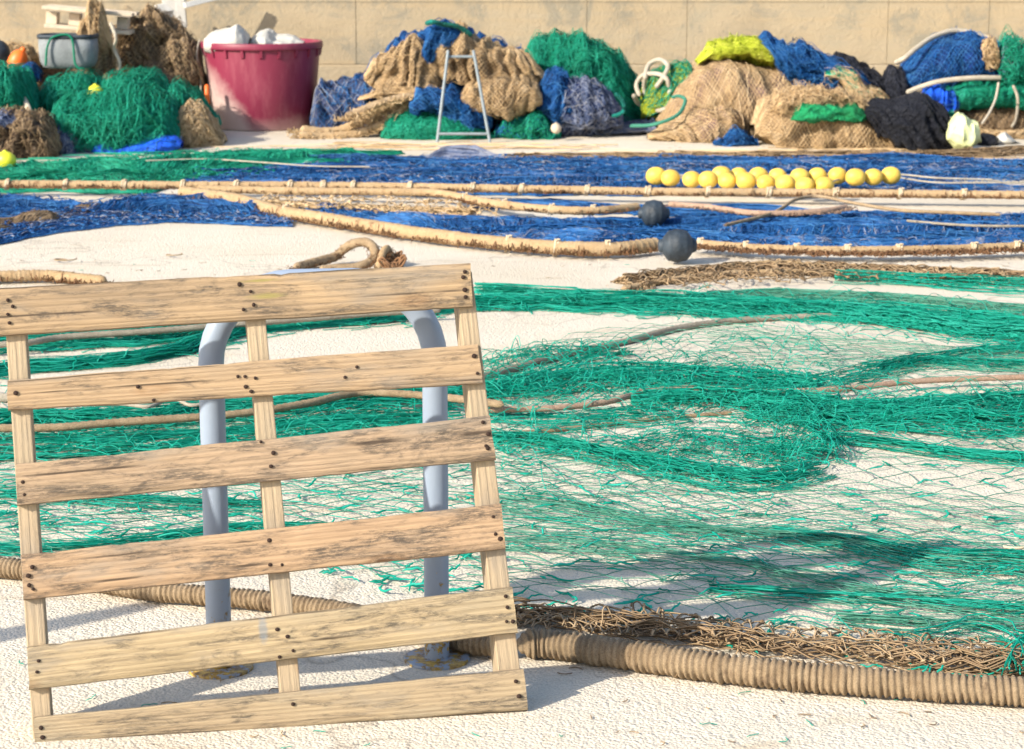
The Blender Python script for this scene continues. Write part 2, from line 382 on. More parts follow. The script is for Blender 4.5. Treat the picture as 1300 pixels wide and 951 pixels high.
def add_netlines(mb, S, mat, cell=.05, r=.003, off=.006, v0=.0, v1=.62, K=60, jit=.25):
    L, Hh = np.linalg.norm(S[-1].mean(0) - S[0].mean(0)), 2 * (S[..., 2].max() - S[..., 2].min()) + .3
    hv = Hh * (v1 - v0); c = np.array([.5, .5])
    for sgn in (1, -1):
        n = int((L + hv) / cell) + 1
        k = np.arange(n) * cell
        tau = np.linspace(0, 1, K)
        u = (k[:, None] - (hv if sgn > 0 else 0)) + sgn * tau[None] * hv * 1.0 + jit * cell * noise(np.stack([k[:, None] * 9 + 0 * tau[None], tau[None] * 14 + 0 * k[:, None], 0 * tau[None] + 0 * k[:, None]], -1), 3)
        v = v0 + tau[None] * (v1 - v0) + 0 * k[:, None]
        uu = u / L; ok = (uu > 0) & (uu < 1)
        P = samp(S, np.clip(uu, 0, 1), v); d = P - samp(S, np.clip(uu, 0, 1), v * 0 + .5) * 0
        cen = S.mean(1); ci = samp(np.repeat(cen[:, None], 2, 1), np.clip(uu, 0, 1), v * 0)
        nn = P - ci; nn /= np.linalg.norm(nn, axis=-1, keepdims=True) + 1e-9
        P = P + nn * off
        keep = ok.sum(1) > 6; P = P[keep]; R = np.where(ok[keep], r, 0.0)
        if len(P): mb.tubes(P, R, 3, mat)
def add_fuzz(mb, S, mat, n=500, length=.25, r=.003, lift=.02, K=12, v0=.02, v1=.6, flow=(1, 0), seed=0):
    """loose twine lying over the surface in wandering loops"""
    g = np.random.default_rng(seed + 100)
    L, Hh = np.linalg.norm(S[-1].mean(0) - S[0].mean(0)), 2 * (S[..., 2].max() - S[..., 2].min()) + .3
    u = g.random((n, 1)); v = v0 + (v1 - v0) * g.random((n, 1))
    an = g.normal(0, .7, (n, 1)) + math.atan2(flow[1], flow[0]) + np.cumsum(g.normal(0, .35, (n, K)), 1)
    st = length * g.uniform(.5, 1.5, (n, 1)) / K
    uu = u + np.cumsum(np.cos(an) * st, 1) / L; vv = v + np.cumsum(np.sin(an) * st, 1) / Hh
    P = samp(S, np.clip(uu, .002, .998), np.clip(vv, 0, .7)); ci = samp(np.repeat(S.mean(1)[:, None], 2, 1), np.clip(uu, 0, 1), vv * 0)
    nn = P - ci; nn /= np.linalg.norm(nn, axis=-1, keepdims=True) + 1e-9
    t = np.linspace(0, 1, K)
    h = lift * g.random((n, 1)) ** 2 * np.sin(math.pi * t)[None] * 2.2 + r
    P = P + nn * h[..., None]; P[..., 2] = np.maximum(P[..., 2], .004)
    mb.tubes(P, r * g.uniform(.6, 1.3, (n, 1)) * np.ones((1, K)), 3, mat)

def netpile(name, label, cat, mats, top, bot, Y, D, group=None, cell=.05, r=.003, fuzz=300, flen=.3, fr_=.0024, flow=(1, 0), lines=True, lift=.02, extra=None, parent=None, **kw):
    mb = MB(); S = lobe_surface(top, bot, Y, D, **kw); add_lobe(mb, S, 0)
    if lines: add_netlines(mb, S, 1, cell, r)
    if fuzz: add_fuzz(mb, S, 1 if len(mats) < 3 else 2, fuzz, flen, fr_, lift, flow=flow, seed=kw.get('seed', 0))
    if extra:
        for ex in extra:
            kk = dict(kw); kk.update(ex[4] if len(ex) > 4 else {})
            S2 = lobe_surface(ex[0], ex[1], ex[2], ex[3], **kk); add_lobe(mb, S2, 0)
            if lines: add_netlines(mb, S2, 1, cell, r)
            if fuzz: add_fuzz(mb, S2, 1 if len(mats) < 3 else 2, fuzz // 2, flen, fr_, lift, flow=flow, seed=kk.get('seed', 0) + 4)
    o = mb.build(name, mats, parent)
    if parent is None: tag(o, label, cat, group)
    return o

def rope(name, P, r, mats, label=None, cat=None, group=None, rib=None, amp=.1, sides=10, laid=False, parent=None, ends=True, fringe=None, squash=1.0, lumps=.06, seed=0, res=3.0):
    P = path(P, 80); rib = rib or r * .45
    P, s = resample(P, rib / res)
    K = len(P); T = np.gradient(P, axis=0); T /= np.linalg.norm(T, axis=1, keepdims=True)
    up = np.array([0, 0, 1.0]); A = np.cross(T, up); A /= np.linalg.norm(A, axis=1, keepdims=True) + 1e-9; B = np.cross(A, T)
    an = np.arange(sides) * 2 * math.pi / sides
    w = noise(np.stack([s * 4, s * 0, s * 0], -1), seed + 3)
    ph = 2 * math.pi * s / rib + 1.3 * noise(np.stack([s * 9, s * 0, s * 0], -1), seed + 8)
    if laid: mod = 1 + amp * np.abs(np.sin(1.5 * an[None] + ph[:, None] * .5)) - amp / 2
    else: wr = np.floor(ph / math.pi / 2 * 1.0); mod = 1 + .11 * noise(np.stack([wr * 7.3, wr * 0, wr * 0], -1), 9)[:, None] + amp * (np.abs(np.sin(ph[:, None] / 2 + an[None] * .5 + .5 * noise(np.stack([s[:, None] * 12 + 0 * an, np.cos(an)[None] + 0 * s[:, None], np.sin(an)[None] + 0 * s[:, None]], -1), 12))) - .6) * (1 + .5 * noise(np.stack([s * 60, s * 0, s * 0], -1), 5)[:, None])
    R = r * (1 + lumps * w[:, None]) * mod
    if ends:
        e = np.minimum(s, s[-1] - s); R *= np.sqrt(np.clip(e / (r * .9), 0.0, 1))[:, None] ** .9 + 1e-3
    V = P[:, None] + R[..., None] * (np.cos(an)[None, :, None] * A[:, None] + np.sin(an)[None, :, None] * B[:, None] * squash)
    st = np.stack([np.repeat(s[:, None], sides, 1), np.repeat(an[None] * r, K, 0)], -1)
    mb = MB(); mb.grid(V, 0, st, cv=True)
    if fringe:   # frayed twine stitched underneath / alongside
        n, ln, fr, mi, dy = fringe
        g = np.random.default_rng(seed + 5)
        i = g.integers(0, K, n); k = 9
        an2 = g.normal(0, .5, (n, 1)) + np.cumsum(g.normal(0, .55, (n, k)), 1); stp = ln / k
        Q = P[i][:, None] + np.stack([np.cumsum(np.cos(an2) * stp, 1) * np.sign(g.normal(size=(n, 1))), np.cumsum(np.sin(an2) * stp, 1) * .9 + dy + g.normal(0, r * .6, (n, 1)), 0 * an2], -1)
        Q[..., 2] = np.clip(P[i][:, None, 2] - r * .75 + np.abs(g.normal(0, r * .5, (n, k))), .003, None)
        mb.tubes(Q, fr, 3, mi)
    o = mb.build(name, mats, parent)
    if parent is None: tag(o, label, cat, group)
    return o
def gp(pts, r, lift=0.0): return [G(x, y, r) + np.array([0, 0, lift]) for x, y in pts]

def crossing_strands(mb, pts, wfun, hfun, n, mat, r=.0016, length=(.35, 1.3), K=36, seed=0, spread=1.0, wig=.02, zig=.007, tang=0, tlen=.12, zb=.004):
    """a bunch of net gathered along a line on the ground: long strands plus loose tangled loops"""
    g = np.random.default_rng(seed + 40)
    P = path([G(x, y) for x, y in pts], 120); P, s = resample(P, .01); L = s[-1]
    T = np.gradient(P, axis=0); T /= np.linalg.norm(T, axis=1, keepdims=True); Nn = np.stack([-T[:, 1], T[:, 0], 0 * T[:, 0]], -1)
    def pos(sv, o, z):
        f = np.clip(sv / L, 0, 1)
        b = np.stack([np.interp(f * L, s, P[:, k]) for k in range(3)], -1); nn = np.stack([np.interp(f * L, s, Nn[:, k]) for k in range(3)], -1)
        w = np.interp(f, *zip(*wfun)); hh = np.interp(f, *zip(*hfun))
        prof = np.exp(-(o ** 2) * .6)
        Q = b + nn * (o * w)[..., None]
        Q[..., 2] = zb + z * hh * prof
        return Q
    ln = g.uniform(*length, (n, 1)); s0 = g.random((n, 1)) * (L + .4) - .2 - ln / 2
    t = np.linspace(0, 1, K)[None]; sv = np.clip(s0 + ln * t, 0, L)
    o = g.normal(0, .8, (n, 1)) * spread
    q = np.stack([sv * 2.2 + 0 * o, o * 1.3 + 0 * sv, 0 * sv + seed], -1)
    o2 = o + .55 * noise(q, seed) + .35 * noise(q * np.array([3, 2, 1]), seed + 1) + wig * 8 * noise(np.stack([sv * 9, o + 0 * sv + np.arange(n)[:, None] * 3.1, 0 * sv], -1), seed + 2)
    o2 = o2 + zig / np.mean([b for a, b in wfun]) * (2 * np.abs(((sv / .11 + g.random((n, 1))) % 1) * 2 - 1) - 1)
    z = np.abs(g.random((n, 1)) + .35 * noise(np.stack([sv * 4, np.arange(n)[:, None] * 1.7 + 0 * sv, 0 * sv], -1), seed + 3))
    mb.tubes(pos(sv, o2, z), r * g.uniform(.6, 1.4, (n, 1)) * np.ones((1, K)), 3, mat)
    if tang:
        k = 12; sv = g.random((tang, 1)) * L; o = g.normal(0, .75, (tang, 1)) * spread
        an = g.uniform(0, 6.28, (tang, 1)) + np.cumsum(g.normal(0, .45, (tang, k)), 1); stp = tlen * g.uniform(.4, 1.5, (tang, 1)) / k
        wm = np.mean([b for a, b in wfun])
        S2 = sv + np.cumsum(np.cos(an) * stp, 1); O2 = o + np.cumsum(np.sin(an) * stp, 1) / wm
        z = g.random((tang, 1)) * .8 + .5 * np.sin(np.linspace(0, math.pi, k))[None] * g.random((tang, 1)) * 1.5
        mb.tubes(pos(np.clip(S2, 0, L), O2, z), r * g.uniform(.7, 1.3, (tang, 1)) * np.ones((1, k)), 3, mat)

def sheet(mb, curves, du, mat, x0=-140, x1=1500, r=.0015, warp=.05, jit=.012, z=.006, zamp=.01, seed=0, drop=0.0, knots=True, wf=1.6, xs=1.0, kr=2.2):
    """an open diamond-mesh net spread over the ground; curves = [(rows until next, [(px,py)...]), ...] far to near"""
    g = np.random.default_rng(seed + 60)
    pxs = np.linspace(x0 - 100, x1 + 100, 200); rows = []
    CV = [G(pxs, smooth(pxs, c[1]))[..., :2] for c in curves]
    XA = max(c[0, 0] for c in CV); XB = min(c[-1, 0] for c in CV)
    for i in range(len(CV) - 1):
        for t in np.linspace(0, 1, curves[i][0], endpoint=False): rows.append((i, t))
    NR = len(rows); XL = float(G(x0, curves[-1][1][0][1])[0]) if False else None
    nodes = []; valid = []
    xmin = min(float(G(x0, smooth(np.array([x0]), c[1])[0])[0]) for c in curves); xmax = max(float(G(x1, smooth(np.array([x1]), c[1])[0])[0]) for c in curves)
    X = np.arange(xmin, xmax, du)
    for j, (i, t) in enumerate(rows):
        xx = X + (du / 2 if j % 2 else 0)
        ya = np.interp(xx, CV[i][:, 0], CV[i][:, 1]); yb = np.interp(xx, CV[i + 1][:, 0], CV[i + 1][:, 1]); yy = ya * (1 - t) + yb * t
        nodes.append(np.stack([xx, yy, 0 * xx], -1))
        ok = (xx > np.interp(yy, [2, 30], [(x0 - CX) / F * 2, (x0 - CX) / F * 30])) & (xx < (x1 - CX) / F * yy); valid.append(ok)
    N = np.array(nodes); ok = np.array(valid)
    q = N * np.array([wf, wf * 2.2, 1]) + seed
    N[..., 1] += warp * (noise(q, seed) + .5 * noise(q * 2.1, seed + 1)); N[..., 0] += xs * warp * .9 * noise(q, seed + 7)
    N[..., :2] += g.normal(0, jit, N.shape[:2] + (2,)) * np.array([1.6, 1])
    N[..., 2] = z + zamp * np.abs(noise(N * 5, seed + 3)) + zamp * .4 * g.random(N.shape[:2])
    A, Bp = [], []
    for j in range(NR - 1):
        off = 0 if j % 2 == 0 else 1
        n = len(X)
        a = np.arange(n); b1 = a + (off - 1); b2 = a + off
        for b in (b1, b2):
            m = (b >= 0) & (b < n); aa, bb = a[m], b[m]; v = ok[j][aa] & ok[j + 1][bb]
            if drop: v &= g.random(len(v)) > drop
            A.append(N[j][aa[v]]); Bp.append(N[j + 1][bb[v]])
    A = np.vstack(A); Bp = np.vstack(Bp); n = len(A); K = 6
    t = np.linspace(0, 1, K)[None, :, None]
    P = A[:, None] * (1 - t) + Bp[:, None] * t
    bow = g.normal(0, .06, (n, 1, 1)) * np.linalg.norm(Bp - A, axis=1)[:, None, None] * np.sin(math.pi * t)
    P[..., 1:2] += bow; P[..., 2:3] += np.abs(g.normal(0, zamp * .25, (n, 1, 1))) * np.sin(math.pi * t)
    mb.tubes(P, r * g.uniform(.7, 1.3, (n, 1)) * np.ones((1, K)), 3, mat)
    if knots:
        C = N[ok]; k = len(C); d = g.normal(0, 1, (k, 3)) * np.array([1, .35, .2]); d /= np.linalg.norm(d, axis=1, keepdims=True)
        Q = C[:, None] + d[:, None] * np.array([-1.6, 0, 1.6])[None, :, None] * (r * kr * 1.5); R = np.array([.25, 1, .25])[None] * r * kr * g.uniform(.5, 1.3, (k, 1))
        mb.tubes(Q, R, 4, mat)

def drift(mb, top, bot, h, mat_core, mat_tw, nx=420, nt=46, seed=0, strands=900, r=.003, length=(.3, 2.), edge=3.0, fy=5, fx=.7, fuzz=200, K=26, mat_fz=None, wob=.02, gap=.42):
    g = np.random.default_rng(seed + 80)
    px = np.linspace(top[0][0], top[-1][0], nx); a = smooth(px, top, .5); b = smooth(px, bot, .5)
    e1 = noise(np.stack([px * .021, 0 * px, 0 * px], -1), seed + 1) + .6 * noise(np.stack([px * .09, 0 * px, 0 * px], -1), seed + 2)
    e2 = noise(np.stack([px * .021, 0 * px + 5, 0 * px], -1), seed + 3) + .6 * noise(np.stack([px * .09, 0 * px + 5, 0 * px], -1), seed + 4)
    th = np.clip((b - a) / 12, 0, 1)
    a = a + edge * e1 * th; b = b + edge * e2 * th
    t = np.linspace(0, 1, nt)
    Pn = G(np.repeat(px[:, None], nt, 1), b[:, None] * (1 - t)[None] + a[:, None] * t[None])
    q = Pn * np.array([fx, fy, 1]) + seed
    q = q + .5 * noise(Pn * 1.3, seed + 5)[..., None]
    z = h * (np.sin(math.pi * t)[None] ** .45) * np.clip(.45 + .6 * ridge(q, seed) + .3 * ridge(q * 2.3, seed + 7) + .12 * noise(Pn * 14, seed + 8), .06, 2) * np.clip((b - a) / 14, .1, 1)[:, None]
    S = Pn.copy(); S[..., 2] = .003 + z
    hole = np.clip(ridge(Pn * np.array([.45, 3.6, 1]) + seed * 1.7, seed + 21) * .7 + .5 * noise(Pn * np.array([2., 7, 1]), seed + 22) - gap, 0, 1); S[..., 2] -= np.where(hole > .02, .06, 0)
    HG = np.repeat(hole[..., None], 3, -1)
    L = np.ptp(Pn[..., 0]); U = Pn[..., 0] - Pn[..., 0].min(); W = Pn[..., 1] - Pn[..., 1].min()
    mb.grid(S, mat_core, np.stack([U, W], -1))
    n = strands
    ln = g.uniform(*length, (n, 1)) / L; u0 = g.random((n, 1)) * 1.1 - .05; tt = np.linspace(-.5, .5, K)[None]
    u = u0 + ln * tt; v = g.random((n, 1)) * 1.06 - .03 + wob * 2 * noise(np.stack([u * L * 2, np.arange(n)[:, None] * 2.3 + 0 * u, 0 * u], -1), seed)
    uc = np.clip(u, 0, 1); P = samp(S, uc, np.clip(v, 0, 1)); P[..., 2] = np.maximum(P[..., 2], .003) + r + .012 * np.abs(noise(P * 6, seed + 9)) * g.random((n, 1)) ** 2
    inh = (samp(HG, uc, np.clip(v, 0, 1))[..., 0] > .02) & (g.random((n, 1)) < .62)
    mb.tubes(P, np.where((u > 0) & (u < 1) & ~inh, r, 0) * g.uniform(.5, 1.3, (n, 1)), 3, mat_tw)
    # the meshes themselves: short zig-zag twines running across the heap
    nc = int(strands * 1.3); K3 = 8; u = g.random((nc, 1)); v = g.random((nc, 1)) * .9 + np.linspace(0, .13, K3)[None]
    uu = u + (.02 / L) * (np.arange(K3) % 2)[None] + .01 * noise(np.stack([v * 6, u + 0 * v, 0 * v], -1), 4)
    P = samp(S, np.clip(uu, 0, 1), np.clip(v, 0, 1)); P[..., 2] = np.maximum(P[..., 2], .003) + r * 1.6
    sel = noise(P.mean(1) * np.array([1.1, 3, 1]), seed + 44) > .05
    if mat_fz is not None and sel.any(): mb.tubes(P[sel], r * .7, 3, mat_fz)
    mb.tubes(P[~sel], r * .5, 3, mat_tw)
    if fuzz:
        K2 = 10; an = g.uniform(0, 6.28, (fuzz, 1)) + np.cumsum(g.normal(0, .6, (fuzz, K2)), 1); s_ = .012
        u = g.random((fuzz, 1)) + np.cumsum(np.cos(an) * s_, 1) / L; v = g.random((fuzz, 1)) + np.cumsum(np.sin(an) * s_, 1) / 1.2
        P = samp(S, np.clip(u, 0, 1), np.clip(v, 0, 1)); P[..., 2] = np.maximum(P[..., 2], .003) + r + .02 * g.random((fuzz, 1)) * np.sin(np.linspace(0, math.pi, K2))[None]
        sel = noise(P.mean(1) * np.array([1.1, 3, 1]), seed + 45) > .15
    if mat_fz is not None and sel.any(): mb.tubes(P[sel], r * .7, 3, mat_fz)
    mb.tubes(P[~sel], r * .7, 3, mat_tw)
    return S

# ================================================================= SETTING
mb = MB(); xs = np.linspace(-150, 150, 40); ys = np.linspace(-60, 200, 40)
X, Yg = np.meshgrid(xs, ys, indexing='ij'); mb.grid(np.stack([X, Yg, 0 * X], -1), 0)
tag(mb.build('ground', M['g_ground']), kind='structure')

# harbour wall: cast panels with open joints, plinth below
YW = 20.0
root = empty('harbour_wall', (0, YW, 0)); tag(root, 'long sun-bleached tan concrete harbour wall behind all the net piles', 'wall')
joints = [-2600, -1500, -700, -140, 452, 745, 872, 1127, 1255, 1520, 2200, 3300]
jx = [float(AT(p, 40, YW)[0]) for p in joints]
zl = float(AT(650, 82, YW)[2]); zm = float(AT(650, 3, YW)[2])
for i in range(len(jx) - 1):
    for (za, zb, dy) in ((zl + .004, zm - .002, 0), (zm + .002, 3.2, 0)):
        m_ = MB(); dj = .004 * math.sin(i * 5.1 + za)
        nx_, nz_ = 24, 12
        m_.box(((jx[i] + jx[i + 1]) / 2, YW + .2 + dj, (za + zb) / 2), (jx[i + 1] - jx[i] - .004, .4, zb - za))
        m_.build('wall_panel', M['wall'], root, bevel=.002)
m_ = MB(); m_.box(((jx[0] + jx[-1]) / 2, YW + .17, 1.6), (jx[-1] - jx[0], .3, 3.1)); m_.build('wall_core', M['wall'], root)
m_ = MB(); m_.box(((jx[0] + jx[-1]) / 2, YW + .13, zl / 2), (jx[-1] - jx[0], .4, zl)); m_.build('plinth', M['wall'], root, bevel=.01)

# ================================================================= PALLET (leaning) and TUBE FRAMES
AL, LEAN = math.radians(9.5), math.radians(13.0)
u_ = np.array([math.cos(AL), math.sin(AL), 0]); nh = np.array([math.sin(AL), -math.cos(AL), 0])
v_ = np.array([0, 0, 1]) * math.cos(LEAN) - nh * math.sin(LEAN); n_ = np.cross(u_, v_); n_ = n_ if n_[1] < 0 else -n_
O_ = np.array([-.5, 4.41, 0.0])
def PP(px, py, off=0.0):
    """point on the pallet plane (off metres behind its front face)"""
    o = O_ - n_ * off; r = ray(px, py); c = np.array([0, 0, H])
    t = np.dot(o - c, n_) / (r @ n_); return c + r * np.asarray(t)[..., None]
slats = [  # left top, left bottom, right bottom, right top
    ((-8, 366), (-6, 427), (602, 390), (599, 334)),
    ((7, 483), (8, 522), (615, 487), (608, 437)),
    ((18, 590), (20, 642), (631, 584), (624, 528)),
    ((25, 705), (28, 763), (643, 697), (638, 640)),
    ((33, 822), (35, 876), (659, 804), (652, 745)),
    ((41, 912), (42, 947), (672, 902), (667, 850))]
wc = [((.33, .235, .145), (.455, .315, .18), (.31, .245, .17)), ((.38, .26, .155), (.455, .315, .185), (.37, .275, .18)),
      ((.36, .26, .165), (.445, .31, .195), (.34, .26, .185)), ((.38, .25, .15), (.48, .32, .19), (.34, .25, .17)),
      ((.39, .295, .17), (.47, .355, .21), (.37, .295, .19)), ((.37, .275, .17), (.43, .325, .20), (.35, .285, .195))]
mould = [1.0, .7, 1.25, 1.25, .9, .8]
nails = [[(10, 381), (16, 389), (10, 399), (12, 410), (304, 361), (318, 370), (322, 387), (309, 393), (590, 345), (588, 352), (590, 368), (591, 377)],
         [(20, 499), (175, 491), (195, 508), (302, 478), (311, 478), (324, 480), (312, 491), (319, 497), (453, 466), (438, 479), (602, 452), (606, 474)],
         [(29, 612), (31, 628), (331, 561), (347, 575), (344, 592), (613, 536), (620, 551), (617, 566), (619, 569)],
         [(41, 720), (36, 731), (37, 743), (42, 748), (343, 717), (358, 717), (342, 686), (626, 656), (629, 678), (635, 684)],
         [(49, 839), (47, 853), (352, 799), (365, 808), (372, 826), (355, 834), (642, 757), (644, 771), (643, 789), (651, 789)],
         [(52, 924), (54, 936), (372, 894), (655, 865), (659, 884)]]
pal = empty('wooden_pallet', (float(PP(340, 940)[0]), 4.5, 0))
tag(pal, 'weathered wooden pallet propped upright against a grey tube frame, nearest thing in view', 'pallet')
TS = .019
for i, q in enumerate(slats):
    (a, b, c, d) = [PP(*p) for p in q]
    wm = wood_mat('slat_wood', i + 1, *wc[i], mould[i], lichen=[(.575, .052, .05, .008), (.56, .088, .05, .005)] if i == 0 else None,
                  paint=[(.50, .075, .012, .04)] if i == 4 else None)
    N1, N2 = 60, 5; mbk = MB(); g = np.random.default_rng(i)
    tu = np.linspace(0, 1, N1); tv = np.linspace(0, 1, N2); Ln = np.linalg.norm(d - a)
    pf = (a[None, None] * (1 - tu)[:, None, None] + d[None, None] * tu[:, None, None]) * tv[None, :, None] + (b[None, None] * (1 - tu)[:, None, None] + c[None, None] * tu[:, None, None]) * (1 - tv)[None, :, None]
    ev = .0016 * (noise(np.stack([tu * 9 + i * 7, tu * 0, tu * 0], -1), 1) + .6 * noise(np.stack([tu * 31 + i * 7, tu * 0, tu * 0], -1), 2))
    ev2 = .0016 * (noise(np.stack([tu * 9 + i * 7, tu * 0, tu * 0 + 4], -1), 1) + .6 * noise(np.stack([tu * 31 + i * 7, tu * 0, tu * 0], -1), 4))
    pf[:, -1] += v_ * ev[:, None]; pf[:, 0] += v_ * ev2[:, None]
    nib = lambda k: -.006 * np.clip(noise(np.stack([tu * 38 + i * 5, tu * 0 + k, tu * 0], -1), 14) - .5, 0, 1) * 2
    pf[:, -1] += v_ * nib(1)[:, None]; pf[:, 0] -= v_ * nib(2)[:, None]
    for en, sg_ in ((0, 1), (-1, -1)): pf[en] += u_ * sg_ * (.002 + .004 * np.abs(noise(np.stack([tv * 6, tv * 0 + i, tv * 0 + en], -1), 15)))[:, None]
    bow = .004 * noise(np.stack([tu * 2 + i * 3.3, tu * 0, tu * 0], -1), 6)
    pf += n_ * bow[:, None, None]
    # ring around the cross-section: front, rounded edges, back
    rings = []; sts = []
    e = .0025
    for k in range(N2): rings.append(pf[:, k] + (v_ * e if k == 0 else -v_ * e if k == N2 - 1 else 0)); sts.append(.1 * k / (N2 - 1))
    rings.append(pf[:, -1] - n_ * e); sts.append(.103); rings.append(pf[:, -1] - n_ * (TS - e)); sts.append(.117); rings.append(pf[:, -1] - n_ * TS - v_ * e); sts.append(.12)
    rings.append(pf[:, 0] - n_ * TS + v_ * e); sts.append(.22); rings.append(pf[:, 0] - n_ * (TS - e)); sts.append(.223); rings.append(pf[:, 0] - n_ * e); sts.append(.24)
    Rg = np.stack(rings, 1); stg = np.stack([np.repeat((tu * Ln)[:, None], len(sts), 1), np.repeat(np.array(sts)[None], N1, 0)], -1)
    mbk.grid(Rg, 0, stg, cv=True)
    for en in (0, -1):   # sawn ends
        f = pf[en]; bk = f - n_ * TS; Pn = np.stack([f, bk], 0)
        mbk.grid(Pn, 0, np.stack([np.repeat(np.array([[.0], [.02]]), N2, 1), np.repeat(np.linspace(0, .1, N2)[None], 2, 0)], -1), sm=False)
    so = mbk.build('slat', wm, pal)
    for (nx_, ny_) in nails[i]:
        c0 = PP(nx_, ny_) + n_ * .0012; nm = MB()
        rr = random.uniform(.0034, .0054); an = np.linspace(0, 2 * math.pi, 9)[:-1]
        ringp = lambda R, o: c0 + n_ * o + R * (np.cos(an)[:, None] * u_ * random.uniform(.85, 1.2) + np.sin(an)[:, None] * v_)
        nm.grid(np.stack([ringp(.0001, .0022), ringp(rr * .8, .002), ringp(rr, .001), ringp(rr, -.004)], 0), 0, cv=True)
        nm.build('nail', M['nail'], so)
sw = wood_mat('stringer_wood', 9, (.37, .28, .185), (.43, .33, .215), (.37, .29, .195), .25)
for k, (tl, tr, bl, br) in enumerate([((4, 372), (29, 372), (45, 985), (70, 985)), ((309, 360), (333, 360), (363, 955), (389, 955)), ((578, 344), (599, 344), (639, 912), (668, 912))]):
    f = [PP(*p, TS + .0005) for p in (tl, bl, tr, br)]; D3 = .088
    V = []; stv = []
    for x_ in (0, 1):
        for y_ in (0, 1):
            for z_ in (0, 1):
                p = f[x_ * 2 + (0 if z_ else 1)]; V.append(p - n_ * (D3 if y_ else 0)); stv.append((1.0 * z_, .04 * x_ + .1 * y_))
    m_ = MB(); m_.hexa(V, 0, stv); m_.build('stringer', sw, pal, bevel=.003)
for q in [slats[0], slats[2], slats[4]][1:2]:
    pass

def steel_mat():
    t = NT('blue_grey_painted_tube'); p = t.coord('pos')
    n = t.noise(p, 3, 4); ch = t.noise(p, 22, 6, .8); lo = t.n('ShaderNodeSeparateXYZ', {'Vector': p}).outputs['Z']
    col = t.mix(n, (.22, .27, .35), (.27, .32, .40))
    thr = t.math('ADD', ch, t.math('MULTIPLY', t.n('ShaderNodeMapRange', {'Value': lo, 'From Min': .0, 'From Max': .30, 'To Min': .24, 'To Max': 0.0}).outputs[0], 1.0))
    mk = t.ramp(thr, [(.70, 0.0), (.73, 1.0)])
    col = t.mix(mk, col, t.ramp(t.noise(p, 60, 4), [(.35, (.12, .06, .015)), (.65, (.5, .33, .06))]))
    t.b.inputs['Specular IOR Level'].default_value = .5; t.bump(t.math('ADD', t.math('MULTIPLY', mk, .5), t.math('MULTIPLY', ch, .3)), .002)
    return t.out(col, .42)
M['tube'] = steel_mat()
def tube_frame(xl, xr, Yl, Yr, top, label, R=.029):
    rc = .185; root_ = empty('tube_frame', ((xl + xr) / 2, (Yl + Yr) / 2, 0)); tag(root_, label, 'metal frame', 'inverted U tube frames')
    A = np.array([xl, Yl, 0]); Bq = np.array([xr, Yr, 0]); d = (Bq - A); W = np.linalg.norm(d); d /= W
    P = [(0, 0), (0, (top - rc) * .5), (0, top - rc)]
    for a in np.linspace(0, math.pi / 2, 10)[1:]: P.append((rc - rc * math.cos(a), top - rc + rc * math.sin(a)))
    for a in np.linspace(math.pi / 2, 0, 10): P.append((W - rc + rc * math.cos(a), top - rc + rc * math.sin(a)))
    P += [(W, (top - rc) * .5), (W, 0)]
    C = np.array([A + d * x + np.array([0, 0, z]) for x, z in P])
    T = np.gradient(C, axis=0); T /= np.linalg.norm(T, axis=1, keepdims=True); nn = np.cross(d, [0, 0, 1]); Bn = np.cross(T, nn)
    an = np.linspace(0, 2 * math.pi, 25)[:-1]
    m_ = MB(); m_.grid(C[:, None] + R * (np.cos(an)[None, :, None] * nn + np.sin(an)[None, :, None] * Bn[:, None]), 0, cv=True); m_.build('bent_tube', M['tube'], root_)
    for b in (A, Bq):
        m_ = MB(); rr = np.array([.001, .075, .078, .078]); zz = np.array([.008, .008, .006, .0])
        m_.grid(b + np.stack([rr[:, None] * np.cos(an), rr[:, None] * np.sin(an), np.repeat(zz[:, None], 24, 1)], -1), 0, cv=True); m_.build('foot_plate', M['tube'], root_)
xl = float(AT(272, 600, 4.79)[0]); xr = float(AT(553, 600, 4.85)[0])
tube_frame(xl, xr, 4.79, 4.85, .906, 'blue-grey inverted U tube frame standing right behind the wooden pallet')
tube_frame(-2.55, -2.13, 4.02, 4.30, .93, 'matching tube frame beyond the left edge that shades the concrete')

# ================================================================= FOREGROUND NETS AND ROPES
mb = MB()
# far gathered band
F2 = [(-160, 500), (0, 474), (100, 466), (200, 455), (280, 432), (340, 418), (480, 408), (600, 390), (760, 391), (900, 396), (1050, 401), (1180, 416), (1300, 428), (1500, 448)]
crossing_strands(mb, F2, [(0, .06), (.35, .05), (.5, .075), (1, .1)], [(0, .035), (1, .06)], 744, 0, r=.0021, seed=1, tang=297, tlen=.18)
crossing_strands(mb, [(600, 376), (760, 384), (900, 388), (1000, 396), (1120, 402), (1300, 422), (1450, 437)], [(0, .12), (1, .14)], [(0, .05), (1, .06)], 347, 0, r=.0021, seed=2, tang=99)
crossing_strands(mb, [(880, 383), (1000, 378), (1150, 385), (1300, 400), (1450, 410)], [(0, .1), (1, .16)], [(0, .03), (1, .03)], 161, 1, r=.0019, seed=3, tang=82, spread=.8)
crossing_strands(mb, [(-100, 442), (0, 437), (120, 432), (240, 424), (330, 412)], [(0, .16), (1, .10)], [(0, .05), (1, .05)], 310, 0, r=.002, seed=4, tang=165)
crossing_strands(mb, [(1060, 356), (1180, 360), (1300, 366), (1420, 370)], [(0, .05), (1, .14)], [(0, .05), (1, .05)], 99, 0, r=.002, seed=5, tang=88)
tag(mb.build('fishing_net', [M['teal'], M['tealdull']]), 'teal fishing net gathered into a long far band, crossing behind the top of the pallet', 'fishing net', 'nets spread over the quay')

mb = MB()
